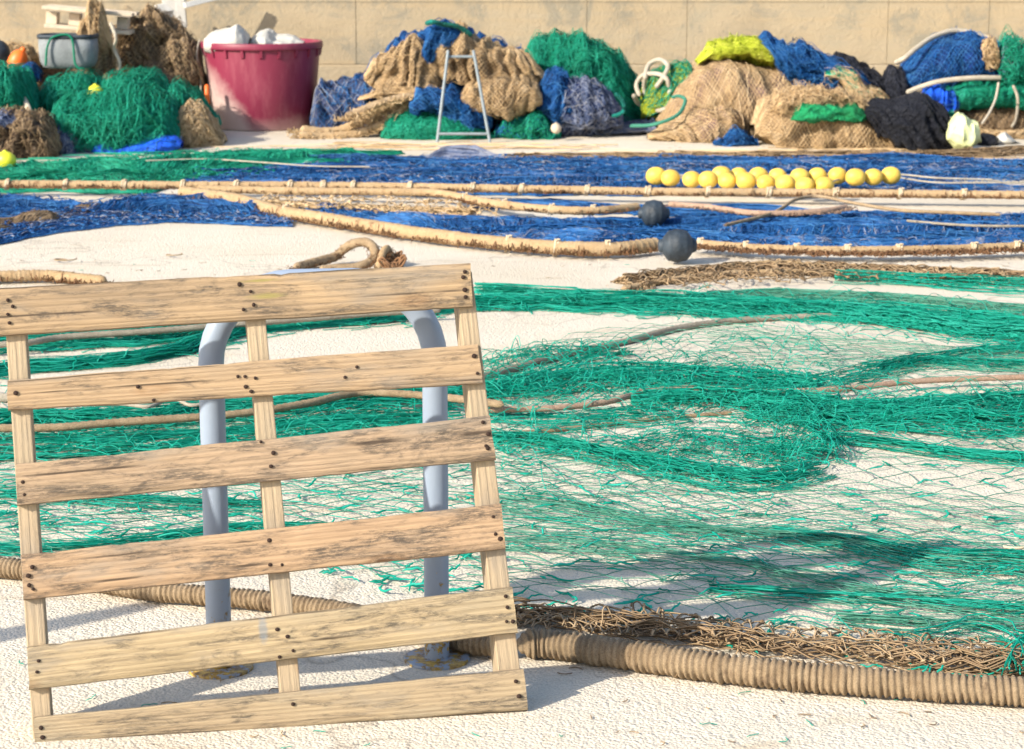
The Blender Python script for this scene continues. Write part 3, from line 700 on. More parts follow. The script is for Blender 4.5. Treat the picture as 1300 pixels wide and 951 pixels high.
# open mesh laid over the concrete
top = (0, [(-200, 520), (600, 470), (700, 425), (900, 402), (1100, 425), (1300, 445), (1600, 460)])
sheet(mb, [(16, [(-200, 545), (300, 545), (600, 470), (700, 432), (900, 408), (1100, 428), (1300, 447), (1600, 460)]),
           (14, [(-200, 560), (600, 490), (900, 462), (1100, 480), (1300, 500), (1600, 510)]),
           (17, [(-200, 600), (600, 560), (900, 560), (1300, 580), (1600, 590)]),
           (14, [(-200, 645), (600, 630), (900, 655), (1300, 690), (1600, 720)]),
           (0, [(-200, 700), (400, 735), (600, 770), (900, 800), (1300, 838), (1600, 860)])], .16, 1, seed=11, warp=.075, jit=.011, r=.0013)
sheet(mb, [(13, [(520, 548), (700, 560), (900, 600), (1300, 640), (1600, 660)]),
           (20, [(520, 650), (800, 668), (1300, 705), (1600, 730)]),
           (0, [(520, 735), (800, 765), (1300, 810), (1600, 830)])], .21, 1, x0=560, seed=12, warp=.10, jit=.014, r=.0013)
sheet(mb, [(15, [(560, 600), (700, 620), (900, 650), (1300, 690), (1600, 720)]),
           (0, [(560, 690), (800, 705), (1300, 770), (1600, 790)])], .19, 0, x0=600, seed=13, warp=.09, jit=.015, r=.0014)
sheet(mb, [(26, [(-200, 600), (300, 600), (600, 590), (700, 600)]), (0, [(-200, 690), (300, 720), (600, 755), (700, 760)])], .13, 0, x0=-140, x1=640, seed=14, warp=.06, jit=.012, r=.0014, drop=.12)
sheet(mb, [(20, [(860, 412), (1050, 430), (1300, 447), (1600, 460)]), (0, [(860, 470), (1100, 470), (1300, 480), (1600, 500)])], .2, 1, x0=880, seed=15, warp=.05, r=.0013)
# small-mesh layers lying loosely over the rest
sheet(mb, [(16, [(560, 470), (700, 452), (900, 440), (1100, 455), (1300, 470)]), (14, [(560, 520), (800, 505), (1000, 520), (1300, 530)]), (0, [(560, 585), (700, 600), (900, 626), (1060, 615), (1300, 600)])], .085, 0, x0=600, x1=1080, seed=16, warp=.085, jit=.014, r=.0014, z=.012, zamp=.07, drop=.08, wf=2.6)
sheet(mb, [(20, [(880, 500), (1100, 505), (1300, 500), (1500, 500)]), (0, [(880, 560), (1100, 580), (1300, 585), (1500, 590)])], .10, 0, x0=940, x1=1480, seed=17, warp=.07, jit=.014, r=.0015, z=.015, zamp=.07, drop=.06, wf=2.6)
sheet(mb, [(14, [(880, 375), (1100, 382), (1300, 395), (1500, 405)]), (0, [(880, 415), (1100, 440), (1300, 460), (1500, 470)])], .12, 0, x0=860, x1=1480, seed=18, warp=.06, jit=.014, r=.0015, z=.01, zamp=.05, drop=.06, wf=2.)
sheet(mb, [(14, [(560, 556), (700, 560), (900, 575), (1100, 590)]), (0, [(560, 640), (700, 650), (900, 672), (1100, 690)])], .11, 0, x0=600, x1=1000, seed=19, warp=.09, jit=.014, r=.0014, z=.01, zamp=.03, drop=.1, wf=2.2)
sheet(mb, [(16, [(-200, 500), (300, 500), (560, 490), (700, 490)]), (0, [(-200, 600), (300, 590), (560, 580), (700, 580)])], .10, 0, x0=-140, x1=620, seed=20, warp=.07, jit=.014, r=.0015, z=.01, zamp=.05, drop=.06, wf=2.4)
# gathered runs
def run(*a, **k): crossing_strands(mb, *a, **k)
run([(540, 512), (640, 502), (740, 490), (850, 487), (960, 490), (1040, 495)], [(0, .06), (.3, .13), (.8, .17), (1, .10)], [(0, .03), (.5, .07), (1, .05)], 198, 0, r=.0018, seed=21, tang=493, tlen=.17, length=(.2, .9))
run([(640, 470), (700, 455), (760, 448)], [(0, .06), (.5, .05), (1, .02)], [(0, .1), (1, .03)], 21, 0, r=.0017, seed=22, tang=70, tlen=.14, length=(.1, .4))
run([(620, 492), (700, 478), (740, 462), (800, 452)], [(0, .05), (1, .02)], [(0, .07), (1, .04)], 50, 0, r=.0018, seed=23, tang=52, length=(.2, .5))
run([(960, 522), (1050, 530), (1150, 532), (1300, 530), (1480, 525)], [(0, .08), (.4, .16), (1, .2)], [(0, .05), (1, .09)], 288, 0, r=.0019, seed=24, tang=291, tlen=.2)
run([(800, 512), (880, 512), (960, 516), (1060, 525)], [(0, .07), (1, .09)], [(0, .05), (1, .07)], 110, 0, r=.0018, seed=25, tang=112)
run([(1040, 560), (1120, 566), (1200, 578), (1300, 584), (1450, 590)], [(0, .03), (1, .05)], [(0, .03), (1, .03)], 63, 0, r=.0019, seed=26, tang=26)
run([(960, 500), (1060, 488), (1140, 466), (1220, 456), (1300, 450), (1450, 445)], [(0, .10), (.5, .07), (1, .07)], [(0, .03), (1, .05)], 103, 0, r=.0017, seed=27, tang=79, tlen=.14)
run([(1100, 470), (1180, 462), (1260, 466), (1400, 468)], [(0, .06), (1, .06)], [(0, .03), (1, .03)], 37, 0, r=.0017, seed=28, tang=45)
run([(540, 566), (640, 562), (700, 568), (780, 585), (860, 600), (960, 612), (1040, 600)], [(0, .05), (.4, .06), (.8, .09), (1, .05)], [(0, .03), (1, .04)], 136, 0, r=.0016, seed=29, tang=71, tlen=.12)
run([(620, 540), (700, 540), (780, 535), (860, 528)], [(0, .12), (1, .09)], [(0, .02), (1, .03)], 78, 0, r=.0016, seed=30, tang=42, length=(.2, .8))
run([(990, 520), (1020, 545), (1050, 570), (1058, 590)], [(0, .10), (.6, .05), (1, .02)], [(0, .10), (1, .06)], 34, 0, r=.0017, seed=31, tang=98, tlen=.2, length=(.1, .5))
run([(800, 575), (880, 560), (960, 575), (1040, 590)], [(0, .10), (1, .12)], [(0, .03), (1, .05)], 27, 0, r=.0015, seed=32, tang=128, tlen=.18)
run([(960, 588), (1000, 580), (1040, 588)], [(0, .05), (1, .05)], [(0, .07), (1, .07)], 18, 0, r=.0016, seed=33, tang=100, tlen=.1, length=(.1, .3))
run([(620, 640), (720, 652), (820, 668), (940, 682), (1060, 690), (1180, 712), (1300, 722), (1450, 735)], [(0, .10), (.4, .06), (.8, .07), (1, .07)], [(0, .02), (1, .02)], 81, 1, r=.0014, seed=34, tang=18)
run([(980, 676), (1080, 692), (1180, 712), (1300, 720), (1450, 732)], [(0, .03), (.6, .08), (1, .09)], [(0, .02), (1, .035)], 55, 0, r=.0015, seed=35, tang=55, tlen=.08)
run([(620, 690), (760, 700), (900, 722), (1040, 745), (1160, 765), (1300, 775), (1450, 790)], [(0, .09), (1, .09)], [(0, .015), (1, .02)], 55, 1, r=.0014, seed=36, tang=21)
run([(900, 752), (1040, 762), (1160, 770), (1260, 778), (1400, 785)], [(0, .02), (.5, .03), (1, .06)], [(0, .02), (1, .03)], 34, 0, r=.0015, seed=37, tang=5)
run([(1060, 790), (1140, 796), (1220, 800), (1300, 804), (1400, 808)], [(0, .03), (1, .08)], [(0, .02), (1, .03)], 25, 1, r=.0015, seed=38, tang=9)
run([(960, 826), (1000, 795), (1060, 800), (1120, 824), (1180, 818), (1240, 805), (1290, 825), (1320, 850)], [(0, .01), (1, .02)], [(0, .04), (1, .05)], 14, 0, r=.0018, seed=39, tang=21, tlen=.12)
run([(1290, 870), (1300, 850), (1330, 835)], [(0, .03), (1, .05)], [(0, .06), (1, .08)], 12, 0, r=.002, seed=40, tang=26)
# behind the pallet
run([(-120, 542), (0, 540), (120, 538), (260, 530), (400, 524), (560, 512)], [(0, .12), (1, .15)], [(0, .04), (1, .06)], 243, 0, r=.0018, seed=41, tang=156)
run([(-120, 575), (0, 575), (150, 572), (300, 562), (430, 550), (560, 545)], [(0, .10), (1, .12)], [(0, .03), (1, .05)], 154, 0, r=.0018, seed=42, tang=67)
run([(-100, 625), (60, 632), (200, 640), (340, 645)], [(0, .04), (1, .04)], [(0, .015), (1, .015)], 54, 0, r=.0015, seed=43, tang=26)
run([(-100, 700), (60, 700), (170, 690), (300, 672), (420, 672)], [(0, .04), (1, .02)], [(0, .02), (1, .015)], 50, 0, r=.0015, seed=44, tang=26)
# short teal repair twines knotted into the mesh
g = np.random.default_rng(5); n = 520; K = 7
px = g.uniform(-40, 1340, n); py = 560 + g.random(n) ** .8 * (600 + .16 * (px - 300) - 420); py = np.clip(py, 560, 600 + .17 * px + 60)
c = G(px, py, .008); an = g.normal(0, .45, (n, 1)) + np.cumsum(g.normal(0, .4, (n, K)), 1); stp = g.uniform(.006, .018, (n, 1))
P = c[:, None] + np.stack([np.cumsum(np.cos(an) * stp, 1), np.cumsum(np.sin(an) * stp, 1), np.abs(np.cumsum(g.normal(0, .003, (n, K)), 1))], -1)
mb.tubes(P, g.uniform(.0016, .0032, (n, 1)) * np.array([.4, 1, 1.2, 1.2, 1.1, 1, .3])[None], 4, 0)
tag(mb.build('fishing_net', [M['teal'], M['tealdull']]), 'large teal fishing net spread open over the foreground concrete, partly behind the pallet', 'fishing net', 'nets spread over the quay')

# ropes in and over the near net
rope('rope', gp([(545, 500), (615, 478), (720, 450), (800, 432), (870, 415), (960, 405), (1080, 400)], .014), .0135, M['ropegrey'], 'grey laid rope running diagonally from the pallet edge up to the far teal band', 'rope', rib=.03, amp=.22, laid=True)
rope('rope', gp([(-140, 524), (0, 523), (90, 523), (170, 522), (255, 519)], .018, .05), .0165, M['ropewhite'], 'thick white laid rope lying behind the left of the pallet', 'rope', rib=.034, amp=.25, laid=True)
rope('cord', gp([(120, 532), (155, 531), (190, 534), (215, 523), (222, 522), (240, 532), (262, 531)], .03, .05), .006, M['ropewhite'], 'thin white cord with a knot beside the thick white rope, behind the pallet', 'cord', rib=.012, amp=.2, laid=True)
rope('rope', gp([(-100, 450), (20, 446), (84, 437), (203, 429), (335, 418), (472, 407), (560, 402)], .02, .03), .013, M['ropegrey'], 'worn grey-brown rope woven through the far teal band, behind the upper pallet', 'rope', rib=.028, amp=.22, laid=True, seed=3)
rope('rope', gp([(-60, 560), (60, 560), (150, 553), (300, 542), (391, 528), (434, 518), (472, 514), (560, 520), (640, 530)], .02, .045), .013, M['ropebrown'], 'tan rope humping over the teal net behind the middle of the pallet', 'rope', rib=.026, amp=.22, laid=True, seed=4)
rope('rope', gp([(620, 528), (700, 526), (770, 518), (820, 505), (880, 500), (960, 505), (1060, 502), (1170, 491), (1300, 486), (1450, 482)], .012, .022), .011, M['pinkrope'], 'pinkish tan rope lying on the near teal net, right of the pallet', 'rope', rib=.03, amp=.18, laid=True, seed=5)
rope('rope', gp([(600, 552), (680, 548), (760, 540), (850, 530), (930, 524)], .008, .0), .007, M['ropebrown'], 'thin brown rope half buried under the near teal net', 'rope', rib=.02, amp=.2, laid=True, seed=6)

# twine-wrapped foot rope along the near edge
rope('wrapped_rope', gp([(-160, 712), (-60, 716), (20, 722), (100, 733), (184, 749), (260, 756), (330, 762), (430, 776), (520, 796), (600, 816), (655, 822)], .030), .029, [M['ropebrown'], M['brown']], 'thick twine-wrapped rope passing behind the lower pallet at left', 'rope', 'heavy wrapped ropes', rib=.0135, amp=.24, res=7, sides=14, lumps=.09, squash=.85, fringe=(90, .04, .0009, 1, .02))
rope('wrapped_rope', gp([(655, 818), (700, 818), (800, 832), (900, 846), (1000, 857), (1150, 869), (1300, 878), (1500, 888)], .036), .037, [M['ropebrown'], M['brown']], 'thickest twine-wrapped rope, blunt end just right of the pallet, in the bottom right corner', 'rope', 'heavy wrapped ropes', rib=.0155, amp=.22, res=7, sides=18, lumps=.09, squash=.85, seed=2, fringe=(130, .04, .0009, 1, .02))
mb = MB()
sheet(mb, [(7, [(560, 778), (640, 781), (760, 786), (900, 800), (1000, 812), (1300, 828), (1600, 846)]), (0, [(560, 800), (660, 806), (800, 822), (1000, 846), (1300, 868), (1600, 888)])], .028, 0, x0=590, x1=1480, seed=51, warp=.03, jit=.007, r=.0026, z=.02, zamp=.022, wf=5, kr=1.15, xs=.5)
sheet(mb, [(5, [(560, 778), (640, 784), (760, 790), (900, 806), (1000, 818), (1300, 834), (1600, 852)]), (0, [(560, 800), (660, 806), (800, 820), (1000, 840), (1300, 862), (1600, 880)])], .026, 0, x0=600, x1=1480, seed=52, warp=.02, jit=.006, r=.0022, z=.012, zamp=.022, wf=5, kr=1.2, xs=.5)
crossing_strands(mb, [(600, 782), (760, 800), (900, 822), (1000, 834), (1300, 856), (1480, 872)], [(0, .03), (1, .04)], [(0, .05), (1, .06)], 180, 0, r=.0022, seed=53, tang=60, tlen=.06, length=(.1, .5), zig=.010)
tag(mb.build('rope_net', [M['brown']]), 'coarse brown twine net bunched along the thickest wrapped rope', 'fishing net')
# loop of rope and rusty chain-like tangle behind the pallet top
rope('rope_loop', [G(374, 340, .025), G(400, 333, .03), G(425, 326, .04), G(437, 316, .08), G(450, 309, .12), G(466, 308, .13), G(476, 318, .10), G(472, 331, .05), G(455, 338, .03), G(430, 340, .025), G(405, 342, .02)], .021, [M['ropebrown'], M['rust']], 'stiff loop of grey-brown rope standing up behind the pallet top', 'rope', rib=.012, amp=.2, fringe=(200, .05, .0016, 1, 0), lumps=.2)
rope('rope', [G(478, 344, .02), G(482, 334, .06), G(486, 322, .10), G(492, 316, .11), G(496, 330, .06)], .017, [M['rope'], M['rust']], 'tan rope end standing up between the stiff loop and the rusty tangle', 'rope', rib=.012, amp=.2, fringe=(80, .05, .0016, 1, 0), lumps=.2)
mb = MB(); g = np.random.default_rng(3); n = 42; K = 14
c = G(g.uniform(490, 508, n), g.uniform(330, 342, n), g.uniform(.005, .06, n) ); an = g.uniform(0, 6.28, (n, 1)) + np.cumsum(g.normal(.45, .3, (n, K)), 1)
mb.tubes(c[:, None] + np.stack([np.cumsum(np.cos(an) * .009, 1), .3 * np.cumsum(np.sin(an) * .011, 1), np.abs(np.cumsum(np.sin(an + 1) * .010, 1))], -1), .0055, 5, 0)
tag(mb.build('cord_tangle', [M['rust']]), 'rust-brown tangle of cord beside the stiff rope loop', 'cord')
rope('wrapped_rope', gp([(-90, 352), (0, 351), (60, 350), (100, 354), (135, 358)], .035), .028, [M['rope'], M['rust']], 'short end of ribbed tan rope at the left edge, just above the pallet', 'rope', rib=.022, amp=.25, fringe=(160, .08, .003, 1, 0), seed=9)

# brown net strip beyond the far teal band
mb = MB()
sheet(mb, [(9, [(760, 366), (860, 352), (960, 345), (1080, 347), (1300, 357), (1500, 366)]), (0, [(760, 370), (860, 371), (1000, 367), (1080, 360), (1300, 366), (1500, 374)])], .07, 0, x0=800, x1=1420, seed=61, warp=.05, jit=.012, r=.0036, z=.012, zamp=.04, wf=4, kr=1.4)
crossing_strands(mb, [(790, 362), (860, 354), (960, 346), (1080, 348), (1300, 358), (1480, 366)], [(0, .04), (1, .05)], [(0, .05), (1, .05)], 420, 0, r=.004, seed=62, tang=90, tlen=.12, zig=.02)
tag(mb.build('rope_net', [M['brown']]), 'strip of brown twine net lying just beyond the far teal band at right', 'fishing net')

rope('net_hem', gp([(790, 367), (830, 359), (860, 354), (960, 345), (1080, 347), (1300, 357), (1480, 365)], .015), .018, [M['rope'], M['brown']], 'tan rolled hem along the far side of the brown net strip', 'net hem', rib=.02, amp=.2, fringe=(300, .08, .003, 1, -.04), lumps=.2, squash=.7)
# ================================================================= MIDDLE: blue and green drifts, float ropes
mb = MB()
drift(mb, [(-120, 214), (60, 208), (200, 203), (300, 192), (420, 192), (470, 200)], [(-120, 246), (0, 245), (190, 246), (240, 232), (330, 222), (430, 212), (470, 206)], 0.065, 0, 1, gap=.0, seed=71, strands=2100, r=.0028, fuzz=900)
sheet(mb, [(26, [(-140, 214), (60, 208), (300, 192), (470, 200)]), (0, [(-140, 246), (190, 246), (330, 224), (470, 206)])], .07, 1, x0=-80, x1=450, seed=178, warp=.08, jit=.010, r=.0024, z=.010, zamp=.028, drop=.05, wf=2)
for k_ in range(5):
    x_ = -60 + 85 * k_; y_ = 234 - 8 * k_ + (k_ * 5 % 9)
    crossing_strands(mb, [(x_, y_), (x_ + 110, y_ - 4), (x_ + 230, y_ - 9)], [(0, .04), (.5, .12), (1, .04)], [(0, .02), (.5, .06), (1, .02)], 180, 1, r=.0026, seed=200 + k_, tang=30, tlen=.15)
tag(mb.build('fishing_net', [M['seagreen'], M['green']]), 'green net laid in a long low heap across the left middle distance', 'fishing net', 'nets laid in rows')
mb = MB()
drift(mb, [(235, 226), (300, 214), (400, 208), (470, 202), (600, 200), (720, 204), (900, 201), (1040, 202), (1200, 206), (1450, 204)], [(235, 244), (300, 243), (420, 246), (700, 250), (900, 248), (1040, 243), (1140, 233), (1250, 228), (1450, 230)], 0.050, 0, 1, nx=620, nt=60, gap=-.12, seed=72, strands=3360, r=.0028, fuzz=1200, mat_fz=2, fy=3.0, fx=.5)
drift(mb, [(1020, 232), (1120, 226), (1300, 238), (1450, 240)], [(1020, 250), (1200, 249), (1300, 250), (1450, 251)], 0.025, 0, 1, nx=160, nt=24, gap=.1, seed=73, strands=420, r=.0028, fuzz=400, mat_fz=2)
sheet(mb, [(30, [(380, 212), (600, 203), (900, 203), (1040, 204), (1450, 206)]), (24, [(240, 232), (700, 226), (1450, 220)]), (0, [(240, 246), (420, 247), (900, 249), (1040, 244), (1140, 236), (1450, 232)])], .07, 1, x0=250, x1=1400, seed=172, warp=.09, jit=.010, r=.0024, z=.010, zamp=.028, drop=.05, wf=2)
sheet(mb, [(26, [(380, 214), (700, 206), (1040, 206), (1450, 208)]), (0, [(300, 244), (700, 247), (1040, 240), (1450, 230)])], .09, 2, x0=400, x1=1400, seed=173, warp=.12, jit=.010, r=.0024, z=.010, zamp=.028, drop=.35, wf=1.4)
for k_ in range(9):
    x_ = 300 + 115 * k_; y_ = 208 + (k_ * 17 % 34)
    crossing_strands(mb, [(x_, y_), (x_ + 130, y_ - 3 + k_ % 3 * 3), (x_ + 300, y_ + 2)], [(0, .03), (.5, .10), (1, .03)], [(0, .02), (.5, .06), (1, .02)], 150, 1, r=.0026, seed=180 + k_, tang=30, tlen=.15)
tag(mb.build('fishing_net', [M['bluedrift'], M['blue'], M['bluefade']]), 'broad blue net spread under the row of yellow floats', 'fishing net', 'nets laid in rows')
mb = MB()
drift(mb, [(-120, 252), (0, 250), (60, 256), (110, 262), (140, 268)], [(-120, 300), (0, 288), (60, 280), (110, 272), (140, 270)], 0.045, 0, 1, nx=120, nt=30, gap=-.1, seed=74, strands=420, r=.0028, fuzz=300)
drift(mb, [(-120, 308), (0, 296), (60, 284), (130, 262), (180, 252), (260, 252), (340, 268), (372, 286)], [(-120, 330), (0, 311), (60, 299), (130, 289), (200, 284), (280, 283), (340, 287), (372, 289)], 0.065, 0, 1, nx=260, nt=40, gap=-.15, seed=75, strands=1120, r=.0028, fuzz=700, mat_fz=2)
sheet(mb, [(20, [(-140, 302), (0, 290), (60, 278), (130, 258), (200, 251), (300, 257), (372, 284)]), (0, [(-140, 330), (0, 311), (60, 299), (130, 289), (200, 285), (300, 286), (372, 290)])], .06, 1, x0=-60, x1=365, seed=174, warp=.04, jit=.010, r=.0024, z=.010, zamp=.028, drop=.05, wf=2)
sheet(mb, [(14, [(-140, 306), (0, 294), (60, 282), (130, 262), (200, 254), (300, 260), (372, 284)]), (0, [(-140, 328), (0, 309), (60, 297), (130, 287), (200, 283), (300, 285), (372, 290)])], .08, 2, x0=-60, x1=365, seed=175, warp=.04, jit=.010, r=.0024, z=.010, zamp=.028, drop=.3, wf=2)
sheet(mb, [(16, [(-140, 250), (0, 250), (130, 262)]), (0, [(-140, 300), (0, 286), (130, 272)])], .06, 1, x0=-60, x1=130, seed=176, warp=.05, jit=.010, r=.0024, z=.010, zamp=.028, drop=.05, wf=2)
tag(mb.build('fishing_net', [M['bluedrift'], M['blue'], M['bluefade']]), 'blue and brown speckled net bunched at the left, above the bare concrete', 'fishing net', 'nets laid in rows')
mb = MB()
drift(mb, [(-120, 302), (0, 286), (60, 274), (120, 264), (150, 262)], [(-120, 322), (0, 300), (60, 286), (120, 274), (150, 266)], 0.050, 0, 1, nx=120, nt=24, gap=.2, seed=76, strands=364, r=.0028, fuzz=300)
tag(mb.build('fishing_net', [M['browncore'], M['brown']]), 'narrow brown net tongue between two blue nets at the left edge', 'fishing net', 'nets laid in rows')
mb = MB()
drift(mb, [(600, 258), (700, 256), (800, 262), (960, 262), (1140, 272), (1300, 274), (1450, 276)], [(600, 264), (700, 270), (800, 274), (960, 276), (1140, 280), (1300, 284), (1450, 286)], 0.025, 0, 1, nx=320, nt=24, gap=-.1, seed=77, strands=979, r=.0028, fuzz=300)
drift(mb, [(380, 262), (430, 270), (560, 280), (650, 280), (760, 284), (860, 280), (960, 276), (1100, 278), (1300, 276), (1450, 278)], [(380, 266), (430, 282), (560, 298), (650, 308), (760, 313), (860, 312), (960, 315), (1100, 320), (1300, 316), (1450, 318)], 0.055, 0, 1, nx=520, nt=44, gap=-.05, seed=78, strands=2380, r=.0028, fuzz=900, mat_fz=2, fy=4)
sheet(mb, [(22, [(380, 262), (430, 269), (560, 279), (760, 283), (960, 274), (1300, 274), (1450, 276)]), (0, [(380, 267), (430, 283), (560, 299), (650, 309), (760, 315), (960, 317), (1100, 321), (1450, 319)])], .06, 1, x0=400, x1=1400, seed=177, warp=.06, jit=.010, r=.0024, z=.010, zamp=.028, drop=.04, wf=2)
for k_ in range(7):
    x_ = 470 + 120 * k_; y_ = 290 + (k_ * 7 % 18)
    crossing_strands(mb, [(x_, y_), (x_ + 130, y_ - 2), (x_ + 280, y_ + 3)], [(0, .03), (.5, .10), (1, .03)], [(0, .02), (.5, .05), (1, .02)], 150, 1, r=.0026, seed=190 + k_, tang=30, tlen=.15)
tag(mb.build('fishing_net', [M['bluecore'], M['blue'], M['bluefade']]), 'deep blue net trailing between the two tan float ropes on the right', 'fishing net', 'nets laid in rows')
mb = MB(); sheet(mb, [(7, [(300, 258), (700, 264), (800, 270)]), (0, [(300, 272), (560, 280), (800, 288)])], .06, 0, x0=330, x1=640, seed=79, warp=.04, r=.003, z=.02, zamp=.04, wf=3)
crossing_strands(mb, [(330, 262), (420, 266), (520, 270), (600, 272)], [(0, .1), (1, .1)], [(0, .03), (1, .03)], 260, 0, r=.003, seed=80, tang=200)
tag(mb.build('rope_net', [M['tan']]), 'pale tan net lying between the two thick float ropes, left of centre', 'fishing net', 'nets laid in rows')
# lighter mesh fringe at the far side of the blue drift
mb = MB(); drift(mb, [(540, 200), (570, 191), (600, 190), (640, 199)], [(540, 204), (570, 203), (600, 203), (640, 204)], 0.050, 0, 1, nx=60, nt=20, seed=81, strands=168, r=.0028, fuzz=200)
tag(mb.build('fishing_net', [M['bluegrey'], M['bluefade']]), 'small grey-blue hump of net on the far edge of the broad blue net', 'fishing net', 'nets laid in rows')

def tie_ring(P, r, parent, mat=None):
    m_ = MB(); a = np.linspace(0, 2 * math.pi, 11)
    for k in range(3):
        x = P[0] + (k - 1) * .010 + random.uniform(-.003, .003)
        C = np.stack([np.full(11, x) + .006 * np.sin(a), P[1] + (r + .005) * np.cos(a), P[2] + (r + .006) * np.sin(a)], -1)
        m_.tubes(C[None], .0055, 4, 0)
    C = np.array([[P[0], P[1] - r * .6, P[2] + r], [P[0] + .01, P[1] - r, P[2] + r + .012], [P[0] + .02, P[1] - r - .01, P[2] + r + .01]])
    m_.tubes(C[None], .004, 4, 0)
    m_.build('tie', mat or M['tie'], parent)
def float_rope(pts, r, label, ties, fr, rib=.02, seed=0, lift=0.02, mats=None):
    root_ = empty('float_rope', tuple(G(*pts[len(pts) // 2]))); tag(root_, label, 'rope', 'tan twine-wrapped ropes')
    rope('rope', gp(pts, r, lift), r, mats or [M['rope'], M['rust']], parent=root_, rib=rib, amp=.12, fringe=fr, seed=seed, lumps=.07)
    P = np.array(pts, float)
    for x in ties: tie_ring(G(x, float(smooth(np.array([x]), P)[0]), r) + [0, 0, lift], r, root_)
    return root_
float_rope([(-160, 246), (0, 244), (180, 245), (420, 246), (560, 248), (700, 251), (860, 254), (1000, 255), (1300, 258), (1480, 259)], .026, 'longest tan wrapped rope, running straight across the whole middle distance',
           [10, 84, 158, 232, 300, 368, 410, 448, 520, 600, 662, 745, 822, 898, 976, 1060, 1142, 1222], (800, .07, .0025, 1, -.02), seed=1, lift=.05)
float_rope([(228, 246), (300, 256), (350, 270), (420, 282), (520, 298), (600, 308), (700, 317), (780, 319), (838, 313)], .037, 'thickest tan wrapped rope, curving down to the nearer black float',
           [362, 645, 706, 770], (420, .08, .0025, 1, -.035), seed=2, lift=.012)
float_rope([(884, 316), (960, 322), (1060, 325), (1180, 324), (1300, 320), (1450, 316)], .022, 'tan wrapped rope running right from the nearer black float', [888, 945, 1010, 1075, 1140, 1235, 1290], (600, .12, .003, 1, -.05), seed=3, lift=.03)
float_rope([(250, 250), (300, 251), (380, 253), (500, 254), (560, 256), (620, 268), (700, 277), (760, 278), (812, 273)], .024, 'thinner tan wrapped rope snaking to the farther black float', [590, 640, 700, 752], (200, .08, .003, 1, 0), seed=4, lift=.05)
rope('rope', gp([(848, 272), (900, 276), (960, 284), (1040, 282), (1075, 276)], .02, .06), .017, [M['pinkrope'], M['rust']], 'pinkish frayed rope lying on the deep blue net right of the farther float', 'rope', rib=.02, amp=.2, fringe=(300, .07, .003, 0, 0), seed=11)
rope('rope', gp([(920, 300), (980, 284), (1010, 266), (1040, 262), (1080, 270), (1140, 280), (1200, 283), (1270, 286)], .02, .06), .010, M['ropebrown'], 'thin brown rope looping over the deep blue net at far right', 'rope', rib=.02, amp=.2, seed=12)
rope('rope', gp([(1150, 294), (1210, 299), (1270, 301), (1400, 300)], .02, .06), .007, M['ropegrey'], 'thin grey rope on the deep blue net at the right edge', 'rope', rib=.02, amp=.2, seed=13)
for (pts, lb) in (([(185, 215), (260, 213), (330, 217), (400, 222), (470, 223)], 'pale thin rope across the join of green and blue nets'), ([(1120, 233), (1180, 243), (1240, 244), (1330, 243)], 'pale thin rope on the blue net at the right edge')):
    rope('cord', gp(pts, .01, .06), .005, M['ropewhite'], lb, 'cord', rib=.02, amp=.2)

def ellipsoid(mb, c, r, mat=0, n=22, axis_noise=0):
    ph = np.linspace(-math.pi / 2, math.pi / 2, n // 2 + 2); th = np.linspace(0, 2 * math.pi, n + 1)[:-1]
    P = np.stack([np.cos(ph)[:, None] * np.cos(th), np.cos(ph)[:, None] * np.sin(th), np.sin(ph)[:, None] + 0 * th], -1)
    P = P * np.asarray(r); P = P + np.asarray(c); mb.grid(P, mat, cv=True)
def ball_float(px, py, z, r, label, name='ball_float'):
    c = G(px, py, z); root_ = empty(name, tuple(c - [0, 0, r])); tag(root_, label, 'float', 'black ball floats on the ropes')
    n = 30; ph = np.linspace(-math.pi / 2, math.pi / 2, 25); th = np.linspace(0, 2 * math.pi, n + 1)[:-1]
    rr = r * np.cos(ph); rr = np.where(np.abs(ph - .62) < .12, rr * 1.07, rr); rr = np.where(np.abs(ph + .62) < .12, rr * 1.07, rr); rr = np.where(np.abs(ph) < .09, rr * 1.03, rr)
    P = np.stack([(r * np.sin(ph))[:, None] + 0 * th, rr[:, None] * np.cos(th), rr[:, None] * np.sin(th)], -1) + c
    m_ = MB(); m_.grid(P, 0, cv=True); m_.build('shell', M['floatdark'], root_)
    for s_ in (-1, 1):
        x = np.array([.9, 1.0, 1.14, 1.16, 1.16]) * r * s_; q = np.array([.42, .40, .34, .26, .01]) * r
        m_ = MB(); m_.grid(np.stack([x[:, None] + 0 * th, q[:, None] * np.cos(th), q[:, None] * np.sin(th)], -1) + c, 0, cv=True); m_.build('collar', M['floatdark'], root_)
ball_float(860, 312, .095, .084, 'nearer black ball float joining two tan ropes')
ball_float(830, 271, .09, .076, 'farther black ball float, up and left of the nearer one')

